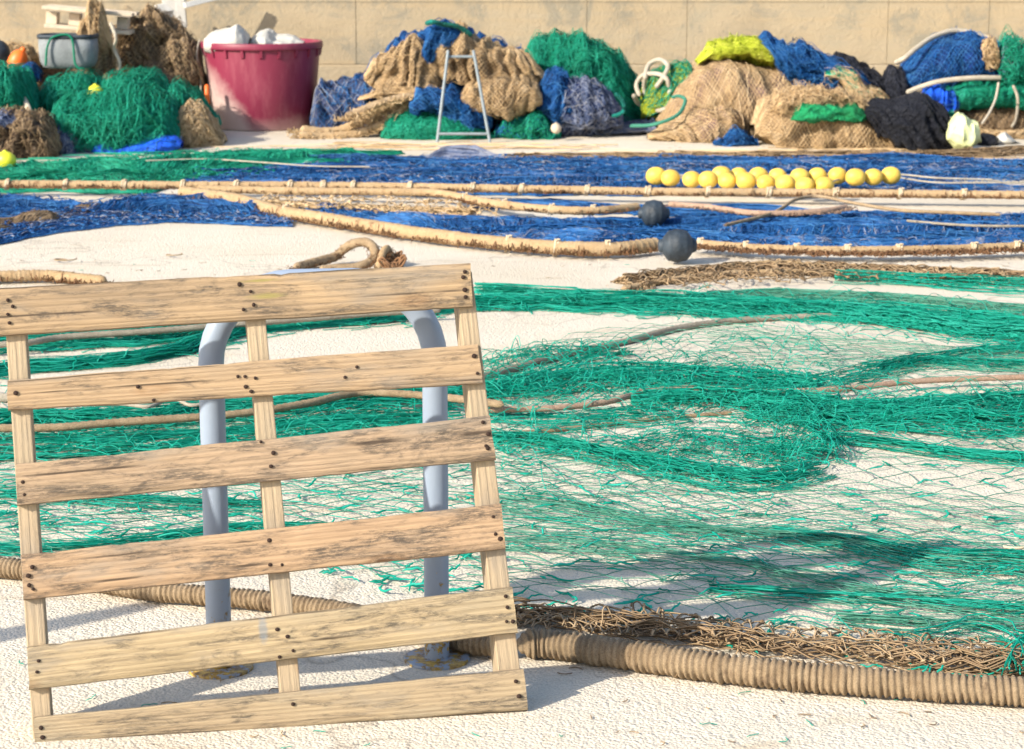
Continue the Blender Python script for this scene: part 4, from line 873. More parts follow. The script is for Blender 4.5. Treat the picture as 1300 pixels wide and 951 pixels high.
# yellow floats
front = [(851, 222), (878, 223), (899, 224), (923, 225), (947, 226), (972, 227), (997, 229), (1022, 231), (1047, 231)]
back = [(833, 220), (916, 219), (938, 218), (963, 219), (987, 219), (1015, 220), (1038, 219), (1063, 219), (1086, 221), (1109, 220), (1131, 219)]
ordn = ['first', 'second', 'third', 'fourth', 'fifth', 'sixth', 'seventh', 'eighth', 'ninth', 'tenth', 'eleventh']
proto = None
def yellow(px, py, label, rr, i):
    global proto
    c = G(px, py + 4, .11)
    if proto is None:
        m_ = MB(); th = np.linspace(0, 2 * math.pi, 25)[:-1]; ph = np.linspace(-math.pi / 2, math.pi / 2, 19)
        x = 1.12 * np.sin(ph); q = np.cos(ph) ** .9; q = np.maximum(q, .13); x[0] = -1.0; x[-1] = 1.0
        P = np.stack([x[:, None] + 0 * th, q[:, None] * np.cos(th), q[:, None] * np.sin(th)], -1) * .0535 + c
        m_.grid(P, 0, cv=True); o = m_.build('yellow_float', M['yellow']); proto = o; base = o.location.copy(); proto['_c'] = 0; del proto['_c']
    else:
        o = proto.copy(); COL.objects.link(o); o.location = (c[0], c[1], c[2] - .056)
    o.scale = (rr, rr, rr); o.rotation_euler = (random.uniform(-.2, .2), 0, random.uniform(-.35, .35))
    tag(o, label, 'float', 'yellow floats strung in two rows on the blue net')
for i, (x, y) in enumerate(front): yellow(x, y, 'egg-shaped yellow float, %s from the left in the nearer row' % ordn[i], random.uniform(.95, 1.08), i)
for i, (x, y) in enumerate(back):
    lb = 'egg-shaped yellow float, %s from the left in the farther row' % ordn[i]
    if i == 0: lb = 'yellow float at the far left end of the strung floats'
    if i == 10: lb = 'yellow float at the far right end of the strung floats'
    yellow(x, y, lb, random.uniform(.97, 1.1), i)
rope('cord', [G(x, y + 3, .10) for x, y in back] + [G(1150, 222, .1), G(1190, 226, .09), G(1260, 228, .08)], .006, M['ropewhite'], 'pale cord threading the farther row of yellow floats', 'cord', rib=.02)
rope('cord', [G(820, 224, .1)] + [G(x, y + 3, .10) for x, y in front] + [G(1066, 228, .09), G(1085, 231, .08)], .006, M['ropewhite'], 'pale cord threading the nearer row of yellow floats', 'cord', rib=.02)
def solo_float(name, px, py, Y, r, mat, label, tilt=0, e=1.0):
    c = AT(px, py, Y); m_ = MB(); ellipsoid(m_, c, (r * e, r, r)); cc = c + np.array([0, 0, r * .98]); ellipsoid(m_, cc, (r * .25, r * .25, r * .16), n=10)
    tag(m_.build(name, M[mat]), label, 'float')
solo_float('lemon_float', 7, 204, YD(213), .066, 'lemon', 'lemon yellow ball float at the left edge, in front of the crusted net', e=1.15)

# ================================================================= BACKGROUND PILES (left)
netpile('net_pile', 'green tangled net heap in the middle of the left pile, the biggest one there', 'net pile', [M['greencore'], M['green']],
        [(58, 182), (66, 158), (78, 138), (100, 128), (140, 124), (190, 124), (214, 134), (226, 152), (232, 172)], [(58, 186), (100, 204), (160, 210), (232, 190)], YD(186), .46,
        fuzz=2400, flen=.5, fr_=.0026, lift=.05, cell=.07, r=.004, amp=.05, fr=(2.5, 4, 6), seed=101,
        extra=[([(114, 126), (126, 112), (150, 103), (184, 101), (206, 111), (218, 130)], [(120, 125), (170, 150), (220, 140)], YD(174), .4, {'seed': 102}),
               ([(40, 130), (70, 108), (110, 103), (130, 118), (140, 132)], [(40, 138), (90, 165), (140, 150)], YD(176), .35, {'seed': 103}),
               ([(200, 120), (225, 112), (250, 130), (268, 150), (278, 160)], [(200, 140), (240, 180), (278, 164)], YD(174), .35, {'seed': 104})])
netpile('net_pile', 'green net heap at the far left edge above the crusted net', 'net pile', [M['seagreen'], M['green']],
        [(-70, 130), (-40, 95), (0, 88), (30, 98), (44, 125), (50, 140)], [(-70, 140), (0, 175), (50, 145)], YD(182), .45, fuzz=1440, flen=.45, fr_=.0026, lift=.04, cell=.07, amp=.05, fr=(3, 4, 6), seed=105)
netpile('net_pile', 'brown net pile crusted with dried mussels at the left edge', 'net pile', [M['crust'], M['brown']],
        [(-80, 190), (-50, 155), (0, 148), (45, 144), (66, 152), (74, 172), (80, 190)], [(-80, 200), (0, 226), (80, 200)], YD(196), .4, fuzz=1120, flen=.1, fr_=.0026, lift=.02, amp=.05, fr=(9, 9, 9), seed=106, lines=False)
netpile('net_pile', 'dark blue net strip lying on top of the crusted brown net', 'net pile', [M['darkblue'], M['bluefade']],
        [(-70, 152), (0, 143), (25, 146), (38, 152)], [(-70, 166), (0, 162), (38, 158)], YD(196) + .0, .33, fuzz=416, flen=.2, amp=.03, fr=(6, 6, 6), seed=107)
netpile('net_pile', 'dark blue and brown net lump between crusted net and bright blue roll', 'net pile', [M['darkblue'], M['bluefade']],
        [(66, 180), (80, 160), (100, 166), (124, 186), (132, 195)], [(66, 195), (90, 208), (132, 199)], YD(191), .28, fuzz=640, flen=.15, amp=.04, fr=(8, 8, 8), seed=108)
netpile('cloth_roll', 'bright blue rolled cloth on the ground in front of the green heap', 'cloth', [M['brightblue'], M['blue']],
        [(118, 188), (128, 180), (150, 184), (175, 180), (205, 172), (222, 174), (231, 181)], [(118, 194), (150, 201), (200, 195), (231, 186)], YD(193), .16, fuzz=40, lines=False, amp=.02, fr=(3, 8, 8), seed=109)
netpile('net_pile', 'pale grey-green net mound beside the foot of the red tub', 'net pile', [M['browncore'], M['tan']],
        [(206, 180), (222, 150), (244, 135), (262, 142), (274, 162), (286, 180)], [(206, 188), (240, 196), (286, 184)], YD(182), .35, fuzz=1120, flen=.25, fr_=.0026, lift=.03, amp=.04, fr=(5, 5, 8), seed=110)
solo_float('yellow_ball', 121, 119, YD(180), .07, 'lemon', 'yellow ball half buried in the green heap at left')
# stacked goods against the wall, left
netpile('net_pile', 'dark brown net heap filling the gap under the stacked pallet', 'net pile', [M['browncore'], M['brown']],
        [(36, 95), (50, 66), (100, 44), (150, 38), (200, 46), (245, 70), (262, 100)], [(36, 140), (150, 180), (262, 160)], YD(158) + .5, .5, fuzz=280, flen=.3, amp=.05, fr=(4, 4, 5), seed=111)
netpile('net_bundle', 'beige-brown rolled net bundle standing left of the red tub', 'net bundle', [M['browncore'], M['tan'], M['brown']],
        [(153, 80), (155, 40), (163, 16), (182, 9), (202, 13), (218, 28), (236, 42), (250, 54), (254, 72), (256, 96)], [(153, 98), (175, 104), (215, 104), (256, 108)], YD(168) + .7, .34, fuzz=392, flen=.25, fr_=.0026, lift=.04, amp=.06, fr=(5, 5, 5), seed=112, pleat=5, pamp=.08, lean=1.,
        extra=[([(206, 60), (216, 46), (232, 50), (246, 62), (256, 84), (260, 96)], [(206, 80), (230, 108), (260, 104)], YD(168) + .4, .2, {'seed': 115, 'pleat': 3}),
               ([(150, 74), (156, 62), (170, 50), (188, 56), (204, 74)], [(150, 82), (176, 92), (204, 84)], YD(168) + .42, .2, {'seed': 116, 'pleat': 4}),
               ([(176, 30), (188, 8), (200, 14), (224, 30), (236, 44)], [(176, 40), (200, 50), (236, 52)], YD(168) + .55, .22, {'seed': 117, 'pleat': 4})])
netpile('sack', 'bulging dark brown sack under the beige net bundle', 'sack', [M['browncore'], M['brown']],
        [(162, 95), (175, 74), (200, 68), (228, 72), (246, 88), (254, 100)], [(162, 118), (200, 148), (240, 140), (254, 112)], YD(168) + .5, .34, fuzz=240, flen=.15, lines=False, amp=.03, fr=(3, 3, 3), seed=113, pleat=4, pamp=.04)
netpile('draped_net', 'brown net hanging down in folds over the stacked pallet', 'net', [M['tancore'], M['tan']],
        [(100, 44), (112, 14), (122, 10), (134, 22), (144, 48), (150, 66)], [(104, 62), (118, 100), (138, 104), (150, 84)], YD(168), .16, fuzz=145, flen=.3, flow=(0, 1), lift=.02, cell=.05, amp=.09, fr=(12, 4, 1.2), seed=114, pleat=4, pamp=.08)
# grey tub of the left stack
def rounded_tub(c, sx, sy, sz, mat, name, label, R3=None):
    root_ = empty(name, tuple(c)); tag(root_, label, 'tub'); n = 40; th = np.linspace(0, 2 * math.pi, n + 1)[:-1]
    sq = lambda a: np.sign(a) * np.abs(a) ** .55
    prof = [(.01, .0), (.74, .0), (.86, .05), (.94, .2), (.98, .5), (.97, .9), (.91, .9), (.90, .5), (.80, .12), (.01, .1)]
    P = np.stack([np.stack([c[0] + sx / 2 * r * sq(np.cos(th)), c[1] + sy / 2 * r * sq(np.sin(th)), c[2] + sz * z + 0 * th], -1) for r, z in prof], 0)
    m_ = MB(); m_.grid(P, 0, cv=True); m_.build('shell', M[mat], root_)
    prof = [(.95, .88), (1.0, .88), (1.02, .94), (1.0, 1.0), (.93, 1.0), (.92, .94), (.95, .88)]
    P = np.stack([np.stack([c[0] + sx / 2 * r * sq(np.cos(th)), c[1] + sy / 2 * r * sq(np.sin(th)), c[2] + sz * z + 0 * th], -1) for r, z in prof], 0)
    m_ = MB(); m_.grid(P, 0, cv=True); m_.build('rim', M['floatdark'], root_)
ct = AT(88, 86, YD(172)); rounded_tub(ct, .47, .34, .27, 'greyplastic', 'grey_tub', 'grey plastic tub with dark rim lying among the left stack')
rope('cord', [AT(58, 84, YD(172) - .2), AT(60, 60, YD(172) - .19), AT(68, 47, YD(172) - .18), AT(90, 47, YD(172) - .18), AT(96, 82, YD(172) - .2), AT(108, 88, YD(172) - .2)], .009, M['green'], 'green cord looped round the grey tub', 'cord', rib=.02, sides=6)
# small stacked pallet
root = empty('stacked_pallet', tuple(AT(115, 38, YD(166)))); tag(root, 'bleached broken pallet lying on top of the left stack', 'pallet')
Yp = YD(166); th_ = math.radians(-5); Rm = np.array([[math.cos(th_), 0, -math.sin(th_)], [0, 1, 0], [math.sin(th_), 0, math.cos(th_)]])
for (px, py, w, h, dy, nm) in ((112, 14, .74, .028, 0, 'board'), (112, 14, .74, .028, .22, 'board'), (112, 37, .7, .03, 0, 'board'), (112, 37, .7, .03, .22, 'board'), (64, 23, .09, .10, .1, 'block'), (93, 25, .09, .10, .1, 'block'), (154, 30, .09, .10, .1, 'block')):
    m_ = MB(); m_.box(AT(px, py, Yp) + np.array([0, dy, 0]), (w, .12, h), R=Rm); m_.build(nm, M['bleach'], root, bevel=.004)
# whitewashed pallet leaning on the wall
root = empty('white_pallet', tuple(AT(220, 40, 19.6))); tag(root, 'whitewashed timber frame leaning on the wall left of the red tub', 'timber')
for (a, b, w) in (((196, 20), (216, 2), .07), ((216, -8), (222, 34), .16), ((228, -8), (232, 34), .08), ((198, 12), (236, 4), .08)):
    A = AT(*a, 19.6); Bq = AT(*b, 19.7); d = Bq - A; L_ = np.linalg.norm(d); d /= L_; up = np.cross(d, [0, 1, 0]); up /= np.linalg.norm(up)
    m_ = MB(); m_.box((A + Bq) / 2, (L_, .03 + .008 * len(root.children), w), R=np.stack([d, np.cross(up, d), up], 1)); m_.build('plank', M['whitewood'], root, bevel=.004)
A = AT(234, 7, 19.55); Bq = AT(296, -9, 19.75); d = Bq - A; L_ = np.linalg.norm(d); d /= L_; up = np.cross(d, [0, 1, 0]); up /= np.linalg.norm(up)
m_ = MB(); m_.box((A + Bq) / 2, (L_, .06, .05), R=np.stack([d, np.cross(up, d), up], 1)); tag(m_.build('plank', M['whitewood'], bevel=.004), 'white plank slanting up along the wall above the red tub', 'plank')
# buoys and oddments at the far left
c = AT(22, 78, YD(170)); m_ = MB(); ellipsoid(m_, (0, 0, 0), (.075, .075, .105)); V = m_.v[0]; a = .5; V[:] = V @ np.array([[math.cos(a), 0, -math.sin(a)], [0, 1, 0], [math.sin(a), 0, math.cos(a)]]) + c
cc = c + np.array([.1 * math.sin(a), 0, .1 * math.cos(a)]) * 1.05; ellipsoid(m_, cc, (.025, .025, .025), n=10); tag(m_.build('orange_buoy', M['orange']), 'orange oval buoy propped in the far left stack', 'buoy')
solo_float('dark_buoy', -3, 66, YD(166), .1, 'floatdark', 'dark blue round buoy cut by the left edge, in the left stack')
netpile('net_pile', 'pinkish tan net bits behind the orange buoy', 'net', [M['tancore'], M['tan']], [(-30, 70), (0, 62), (24, 58), (38, 62), (44, 76)], [(-30, 120), (10, 120), (44, 110)], YD(160), .25, fuzz=240, amp=.04, fr=(8, 8, 8), seed=118)
netpile('net_pile', 'dark blue net scrap just right of the orange buoy', 'net', [M['darkblue'], M['blue']], [(24, 88), (34, 82), (44, 84), (52, 94)], [(24, 98), (38, 104), (52, 99)], YD(172), .12, fuzz=80, amp=.02, fr=(8, 8, 8), seed=119)
A = AT(30, 125, YD(184) - .1); Bq = AT(38, 142, YD(184) - .3); m_ = MB(); m_.tubes(np.array([[A, A * .99 + Bq * .01, (A + Bq) / 2, Bq * .99 + A * .01, Bq]]), np.array([[.0, .022, .024, .022, 0]]), 10, 0)
tag(m_.build('wood_stick', M['bleach']), 'short pale stick poking out of the green heap at far left', 'stick')
c = AT(263, 124, YD(168)); m_ = MB(); m_.tubes(np.array([[c - [0, 0, .11], c - [0, 0, .105], c + [0, 0, .0], c + [0, 0, .10], c + [0, 0, .11]]]), np.array([[.0, .022, .022, .02, 0]]), 10, 0)
tag(m_.build('orange_peg', M['orange']), 'orange plastic peg just left of the red tub', 'peg')
rope('cord', [AT(256, 130, YD(168) + .25), AT(254, 95, YD(168) + .3), AT(250, 70, YD(168) + .3), AT(253, 50, YD(168) + .35)], .007, M['ropewhite'], 'pale cord hanging beside the left side of the red tub', 'cord', rib=.02, sides=6)
rope('rope', [AT(140, 28, YD(168) - .2), AT(147, 48, YD(168) - .25), AT(145, 62, YD(168) - .2), AT(152, 80, YD(168) - .22), AT(150, 98, YD(168) - .2)], .013, M['ropewhite'], 'white rope hanging from the bleached pallet of the left stack', 'rope', rib=.03, amp=.25, laid=True)

# red tub
YT = YD(168) + .48; ctb = G(336, 168); ctb = np.array([float(AT(335, 168, YT)[0]), YT, 0.0])
root = empty('red_tub', tuple(ctb)); tag(root, 'big dusty crimson plastic tub with ribbed rim, filled with white sheeting', 'tub')
def tub_mat():
    t = NT('crimson_plastic'); p = t.coord('pos'); q = t.n('ShaderNodeMapping', {'Vector': p, 'Location': (-float(ctb[0]), -float(ctb[1]), 0)}).outputs[0]
    x = t.n('ShaderNodeSeparateXYZ', {'Vector': q}); n = t.noise(p, 2.5, 5, .65); n2 = t.noise(t.coord('pos', (6, 6, 1.2)), 2, 5, .7)
    col = t.mix(n, (.17, .016, .04), (.225, .026, .058))
    col = t.mix(t.ramp(n2, [(.5, 0.0), (.75, .22)]), col, (.5, .2, .22))
    # dried white dust kicked up round the foot on the left side
    lim = t.math('MULTIPLY', t.math('MAXIMUM', t.math('SUBTRACT', -.02, x.outputs[0]), 0.0), 1.15)
    d = t.math('SUBTRACT', t.math('ADD', lim, t.math('MULTIPLY', t.noise(p, 5, 6, .75), .26)), x.outputs[2])
    dl = t.math('SUBTRACT', .10, x.outputs[2])
    col = t.mix(t.ramp(t.math('MAXIMUM', d, t.math('ADD', dl, t.math('MULTIPLY', t.noise(p, 6, 4), .04))), [(.0, 0.0), (.22, .75)]), col, (.62, .50, .44))
    t.b.inputs['Specular IOR Level'].default_value = .45
    return t.out(col, .45)
M['tub'] = tub_mat(); n = 72; th = np.linspace(0, 2 * math.pi, n + 1)[:-1]
sc_ = float(AT(409, 60, YT)[0] - AT(255, 60, YT)[0]) / 2; Ht = float(AT(335, 52, YT)[2])
prof = [(.02, .0), (.80, 0), (.825, .02), (.90, .5), (.955, .93), (.955, .94), (.92, .94), (.86, .5), (.80, .08), (.02, .06)]
m_ = MB(); m_.grid(np.stack([np.stack([ctb[0] + sc_ * r * np.cos(th), ctb[1] + sc_ * r * np.sin(th), Ht * z + 0 * th], -1) for r, z in prof], 0), 0, cv=True); m_.build('shell', M['tub'], root)
prof = [(.93, .925), (1.0, .925), (1.005, .94), (1.005, .985), (.995, 1.0), (.94, 1.0), (.93, .985), (.93, .925)]
m_ = MB(); m_.grid(np.stack([np.stack([ctb[0] + sc_ * r * np.cos(th), ctb[1] + sc_ * r * np.sin(th), Ht * z + 0 * th], -1) for r, z in prof], 0), 0, cv=True); m_.build('rim', M['tub'], root)
for k in range(20):
    a = 2 * math.pi * (k + .3) / 20; cx_, cy_ = math.cos(a), math.sin(a); Rr = np.array([[cx_, -cy_, 0], [cy_, cx_, 0], [0, 0, 1]])
    m_ = MB(); r0, r1 = .945 * sc_, .992 * sc_; V = np.array([[r, y, z] for r, z in ((r0, .82), (r0, .922)) for y in (-.011, .011)]).reshape(-1, 3)
    V = np.array([[r0 * .985, -.011, .82 * Ht], [r0 * .99, -.011, .925 * Ht], [r0 * .985, .011, .82 * Ht], [r0 * .99, .011, .925 * Ht], [r1 - .012, -.011, .84 * Ht], [r1, -.011, .925 * Ht], [r1 - .012, .011, .84 * Ht], [r1, .011, .925 * Ht]])
    m_.hexa(V @ Rr.T + np.array([ctb[0], ctb[1], 0])); m_.build('rim_rib', M['tub'], root)
netpile('plastic_sack', 'crumpled white plastic sheeting heaped on the left in the red tub', 'plastic sheet', [M['white'], M['white']], [(262, 48), (272, 42), (290, 38), (303, 32), (312, 40), (318, 52)], [(262, 64), (290, 74), (318, 66)], YT - .12, .25, lines=False, fuzz=0, amp=.03, fr=(2.5, 3, 2.5), seed=121, warp=.3, e=.9)
netpile('plastic_sack', 'smaller crumpled white plastic in the middle of the red tub', 'plastic sheet', [M['white'], M['white']], [(316, 52), (328, 42), (340, 38), (350, 46), (372, 47), (386, 54)], [(316, 62), (340, 70), (386, 62)], YT + .02, .25, lines=False, fuzz=0, amp=.035, fr=(4, 3, 3), seed=122, warp=.3, e=.9)

# ================================================================= BACKGROUND PILES (centre)
Yc = YD(170)
netpile('net_pile', 'blue and grey net spreading down the left of the centre pile', 'net pile', [M['bluegrey'], M['bluefade'], M['blue']],
        [(396, 150), (404, 106), (430, 97), (462, 96), (490, 110), (520, 130), (560, 150)], [(396, 160), (430, 190), (500, 190), (560, 170)], Yc + .35, .42, fuzz=280, cell=.06, amp=.06, fr=(4, 4, 3), seed=131, pleat=7, pamp=.08, lean=1.5)
netpile('net_pile', 'deep blue net mass forming the core of the centre pile', 'net pile', [M['bluecore'], M['blue']],
        [(430, 120), (455, 98), (490, 66), (520, 42), (545, 32), (600, 40), (650, 60), (700, 92), (735, 120), (750, 150)], [(430, 170), (520, 200), (650, 205), (750, 175)], Yc + .55, .6, fuzz=503, cell=.07, amp=.08, fr=(4, 4, 4), seed=132, pleat=14, pamp=.07, ns=180)
netpile('net_pile', 'tan net cascade draped over the left shoulder of the centre pile', 'net pile', [M['tancore'], M['tan']],
        [(463, 96), (474, 78), (492, 66), (512, 52), (528, 44), (545, 60), (556, 92), (562, 106)], [(463, 100), (490, 118), (520, 124), (562, 112)], Yc + .02, .28, fuzz=145, flen=.4, cell=.034, r=.0026, amp=.06, fr=(6, 4, 4), seed=133, pleat=7, pamp=.09, lean=-.8, ends=.35,
        extra=[([(545, 60), (556, 44), (566, 30), (585, 30), (600, 42), (622, 52), (650, 60), (672, 74), (690, 92), (694, 96)], [(545, 96), (575, 106), (615, 112), (660, 106), (694, 100)], Yc - .02, .30, {'seed': 134, 'pleat': 8, 'amp': .06, 'lean': .5}),
               ([(582, 122), (600, 104), (630, 98), (665, 98), (682, 108), (688, 122)], [(582, 128), (600, 146), (640, 152), (675, 146), (688, 130)], Yc - .28, .25, {'seed': 135, 'pleat': 7, 'amp': .03, 'pamp': .05, 'lean': 0}),
               ([(455, 124), (490, 112), (530, 108), (560, 112), (600, 132), (618, 152)], [(455, 128), (500, 122), (545, 124), (580, 148), (618, 156)], Yc - .15, .2, {'seed': 136, 'amp': .04, 'pleat': 4, 'lean': 2})])
netpile('net_pile', 'dark teal and blue net crumpled on the very top of the centre pile', 'net', [M['bluecore'], M['blue']],
        [(536, 66), (542, 44), (552, 32), (566, 30), (578, 32), (588, 44)], [(536, 72), (550, 76), (566, 60), (588, 48)], Yc - .12, .2, fuzz=256, amp=.04, fr=(7, 7, 7), seed=137)
rope('rope', [AT(540, 30, Yc - .3), AT(550, 28, Yc - .35), AT(562, 31, Yc - .3), AT(582, 34, Yc - .25), AT(600, 46, Yc - .2)], .02, M['teal_body'], 'teal rope curl on the crest of the centre pile', 'rope', rib=.03)
netpile('net_pile', 'blue net folds low in the centre pile behind the ladder stand', 'net', [M['bluecore'], M['blue']],
        [(520, 130), (530, 112), (556, 108), (585, 116), (610, 134), (625, 150)], [(520, 138), (560, 156), (600, 168), (625, 158)], Yc - .28, .2, fuzz=320, amp=.05, fr=(5, 5, 7), seed=138, pleat=5, pamp=.06)
netpile('net_pile', 'emerald net coil on the ground at the left foot of the ladder stand', 'net pile', [M['greencore'], M['green']],
        [(484, 170), (494, 152), (520, 144), (550, 147), (580, 152), (612, 160), (630, 174)], [(484, 176), (530, 184), (600, 182), (630, 178)], YD(174), .24, fuzz=1440, flen=.6, fr_=.0026, lift=.02, amp=.035, fr=(2, 6, 8), seed=139, lines=False)
netpile('net_pile', 'blue and green net lump at the right foot of the ladder stand', 'net', [M['bluecore'], M['blue'], M['green']],
        [(628, 166), (640, 150), (665, 148), (690, 146), (704, 160), (712, 172)], [(628, 178), (660, 186), (700, 184), (712, 176)], YD(174), .22, fuzz=640, amp=.05, fr=(8, 6, 6), seed=140)
netpile('net_pile', 'bright blue net bulge on the right flank of the centre pile', 'net', [M['bluecore'], M['blue']],
        [(676, 120), (690, 96), (705, 88), (722, 100), (734, 125), (738, 140)], [(676, 140), (700, 158), (738, 150)], Yc - .12, .3, fuzz=112, amp=.05, fr=(5, 5, 5), seed=141, pleat=3, pamp=.06)
netpile('net_pile', 'dark slate net heap right of the tan cascades', 'net pile', [M['darkblue'], M['bluefade']],
        [(700, 140), (718, 102), (745, 98), (768, 112), (782, 130), (790, 145)], [(700, 165), (740, 172), (790, 158)], Yc - .05, .38, fuzz=503, flen=.2, fr_=.0026, cell=.05, amp=.04, fr=(6, 6, 6), seed=142, pleat=5, pamp=.04)
netpile('net_pile', 'big dark green net mound behind the centre pile, against the wall', 'net pile', [M['greencore'], M['green']],
        [(660, 80), (675, 58), (705, 53), (740, 54), (770, 66), (795, 88), (812, 112), (818, 130)], [(660, 150), (740, 175), (818, 155)], Yc + .75, .55, fuzz=2720, flen=.55, fr_=.0026, lift=.04, cell=.07, amp=.07, fr=(3, 3, 5), seed=143, pleat=6, pamp=.06, ns=140)
for i, (pts, lb, r, mt) in enumerate([
    ([(380, 164), (400, 168), (430, 166), (470, 148), (500, 134), (525, 126)], 'thick tan rope roll sloping up the left foot of the centre pile', .038, 'rope'),
    ([(378, 171), (410, 173), (450, 170), (484, 158), (500, 146), (530, 124)], 'lower tan rope roll trailing on the ground by the red tub', .032, 'rope'),
    ([(440, 150), (470, 136), (500, 126), (540, 118)], 'upper tan rope roll against the blue and grey net', .034, 'ropebrown')]):
    rope('rope_roll', [AT(x, y, Yc - .35 - .07 * i + .0015 * (x - 380)) for x, y in pts], r, [M[mt], M['tan']], lb, 'rope', rib=.05, amp=.14, fringe=(260, .12, .004, 1, 0), seed=20 + i, lumps=.25)
for i, (pts, lb) in enumerate([([(780, 118), (790, 128), (792, 140), (784, 146), (776, 147)], 'pale teal rope curl beside the dark slate net')]):
    rope('rope', [AT(x, y, Yc - .5) for x, y in pts], .016, M['teal_body'], lb, 'rope', rib=.03)
netpile('net_scrap', 'flat lilac-grey net skirt on the ground at the right of the centre pile', 'net', [M['bluegrey'], M['bluefade']], [(735, 166), (760, 158), (800, 155), (830, 158)], [(735, 170), (780, 167), (830, 166)], YD(168), .3, fuzz=480, amp=.02, fr=(6, 6, 6), seed=144)
solo_float('yellow_ball', 706, 163, YD(176) - .2, .042, 'bleach', 'small cream coloured ball at the right foot of the centre pile')

# ladder stand (front of the centre pile)
YL = YD(180) - .0
root = empty('ladder_stand', tuple(AT(588, 180, YL))); tag(root, 'slim grey metal A-shaped ladder stand leaning on the centre net pile', 'ladder')
def bar(a, b, r, name, yb=(0, 0)):
    A = AT(*a, YL + yb[0]); Bq = AT(*b, YL + yb[1]); t = np.linspace(0, 1, 5)[:, None]
    m_ = MB(); m_.tubes((A * (1 - t) + Bq * t)[None], r, 10, 0); m_.build(name, M['metal'], root)
bar((569, 64), (555, 181), .0125, 'leg', (.0, -.12)); bar((601, 64), (622, 181), .0125, 'leg', (.0, -.12)); bar((568, 72), (602, 72), .011, 'rung', (.012, .012)); bar((557, 170), (620, 170), .011, 'rung', (-.11, -.11))

# rope coils between centre and right piles
for i, (pts, lb) in enumerate([
    ([(818, 100), (824, 82), (838, 76), (848, 84), (842, 98), (832, 112)], 'topmost loop of the thick pale rope coil between the two big piles'),
    ([(812, 122), (808, 108), (816, 96), (834, 94), (846, 100), (850, 112)], 'middle loop of the thick pale rope coil between the two big piles'),
    ([(804, 120), (812, 132), (828, 134), (844, 126), (852, 114)], 'front loop of the thick pale rope coil between the two big piles'),
    ([(820, 96), (818, 112), (822, 128), (834, 140), (846, 138)], 'upright inner loop of the thick pale rope coil between the two big piles')]):
    rope('rope_coil', [AT(x, y, YD(166) - .02 * i + .12 * math.sin(k * 1.1)) for k, (x, y) in enumerate(pts)], .019, M['ropewhite'], lb, 'rope', 'thick pale rope coil', rib=.03, amp=.1, laid=True, seed=i)
netpile('net_pile', 'yellow-green net clump behind the pale rope coil', 'net', [M['lime'], M['limetw'], M['green']], [(812, 120), (825, 96), (850, 88), (872, 84), (884, 96)], [(812, 150), (840, 160), (884, 150)], YD(163), .3, fuzz=480, amp=.05, fr=(6, 6, 6), seed=150)

# ================================================================= BACKGROUND PILES (right)
Yr = YD(172)
netpile('net_pile', 'tall tan net mound with square mesh, left half of the right pile', 'net pile', [M['tanpurple'], M['tan']],
        [(828, 160), (850, 122), (872, 96), (890, 76), (915, 67), (945, 70), (975, 80), (1000, 92), (1014, 112), (1022, 140)], [(828, 176), (880, 204), (960, 212), (1022, 190)], Yr + .42, .72, fuzz=196, cell=.030, r=.0026, amp=.045, fr=(2.2, 3, 3), seed=151, pleat=6, pamp=.05, lean=.8, ns=170,
        extra=[([(822, 172), (850, 160), (890, 142), (925, 138), (942, 150)], [(822, 176), (870, 182), (920, 184), (942, 170)], YD(178), .25, {'seed': 152})])
netpile('net_pile', 'low tan net mound in front of the emerald cloth on the right', 'net pile', [M['tancore'], M['tan']],
        [(955, 160), (965, 130), (985, 118), (1010, 112), (1040, 114), (1075, 124), (1106, 142), (1140, 166), (1180, 184), (1200, 190)], [(955, 170), (1000, 200), (1080, 214), (1160, 206), (1200, 190)], YD(182), .5, fuzz=251, cell=.030, r=.0026, amp=.05, fr=(3, 4, 5), seed=153, pleat=7, pamp=.05, ns=160)
netpile('net_pile', 'lime yellow net crowning the tall tan mound', 'net', [M['lime'], M['limetw']],
        [(884, 76), (900, 56), (925, 49), (955, 47), (975, 52), (986, 72)], [(884, 82), (905, 72), (940, 72), (970, 84), (986, 84)], Yr + .33, .38, fuzz=640, flen=.4, cell=.05, amp=.03, fr=(4, 4, 4), seed=154, pleat=5, pamp=.03)
netpile('net_pile', 'royal blue net sliding off the right of the tall tan mound', 'net', [M['bluecore'], M['blue']],
        [(962, 52), (968, 43), (985, 50), (1000, 60), (1022, 55), (1045, 70), (1070, 82), (1090, 96), (1102, 108)], [(962, 58), (985, 86), (1012, 116), (1045, 116), (1080, 114), (1102, 116)], Yr + .2, .4, fuzz=392, flen=.5, fr_=.0026, lift=.03, flow=(1, -.4), cell=.06, amp=.06, fr=(4, 4, 7), seed=155, pleat=8, pamp=.06, lean=1.5)
netpile('net_pile', 'black net draped behind the royal blue net on the right', 'net', [M['black'], M['blacktw']],
        [(1050, 84), (1062, 70), (1085, 76), (1105, 84), (1122, 102), (1140, 128)], [(1050, 110), (1090, 140), (1140, 150)], Yr + .5, .4, fuzz=90, amp=.04, fr=(5, 5, 6), seed=156, pleat=5, pamp=.05, lean=1.5)
netpile('cloth', 'folded emerald green cloth lying on the low tan mound', 'cloth', [M['cloth'], M['green']],
        [(998, 152), (1010, 136), (1030, 130), (1060, 132), (1090, 136), (1104, 144)], [(998, 156), (1030, 162), (1070, 156), (1104, 150)], YD(182) - .38, .18, fuzz=0, lines=False, amp=.05, fr=(3, 8, 12), seed=157, pleat=5, pamp=.03, lean=2)
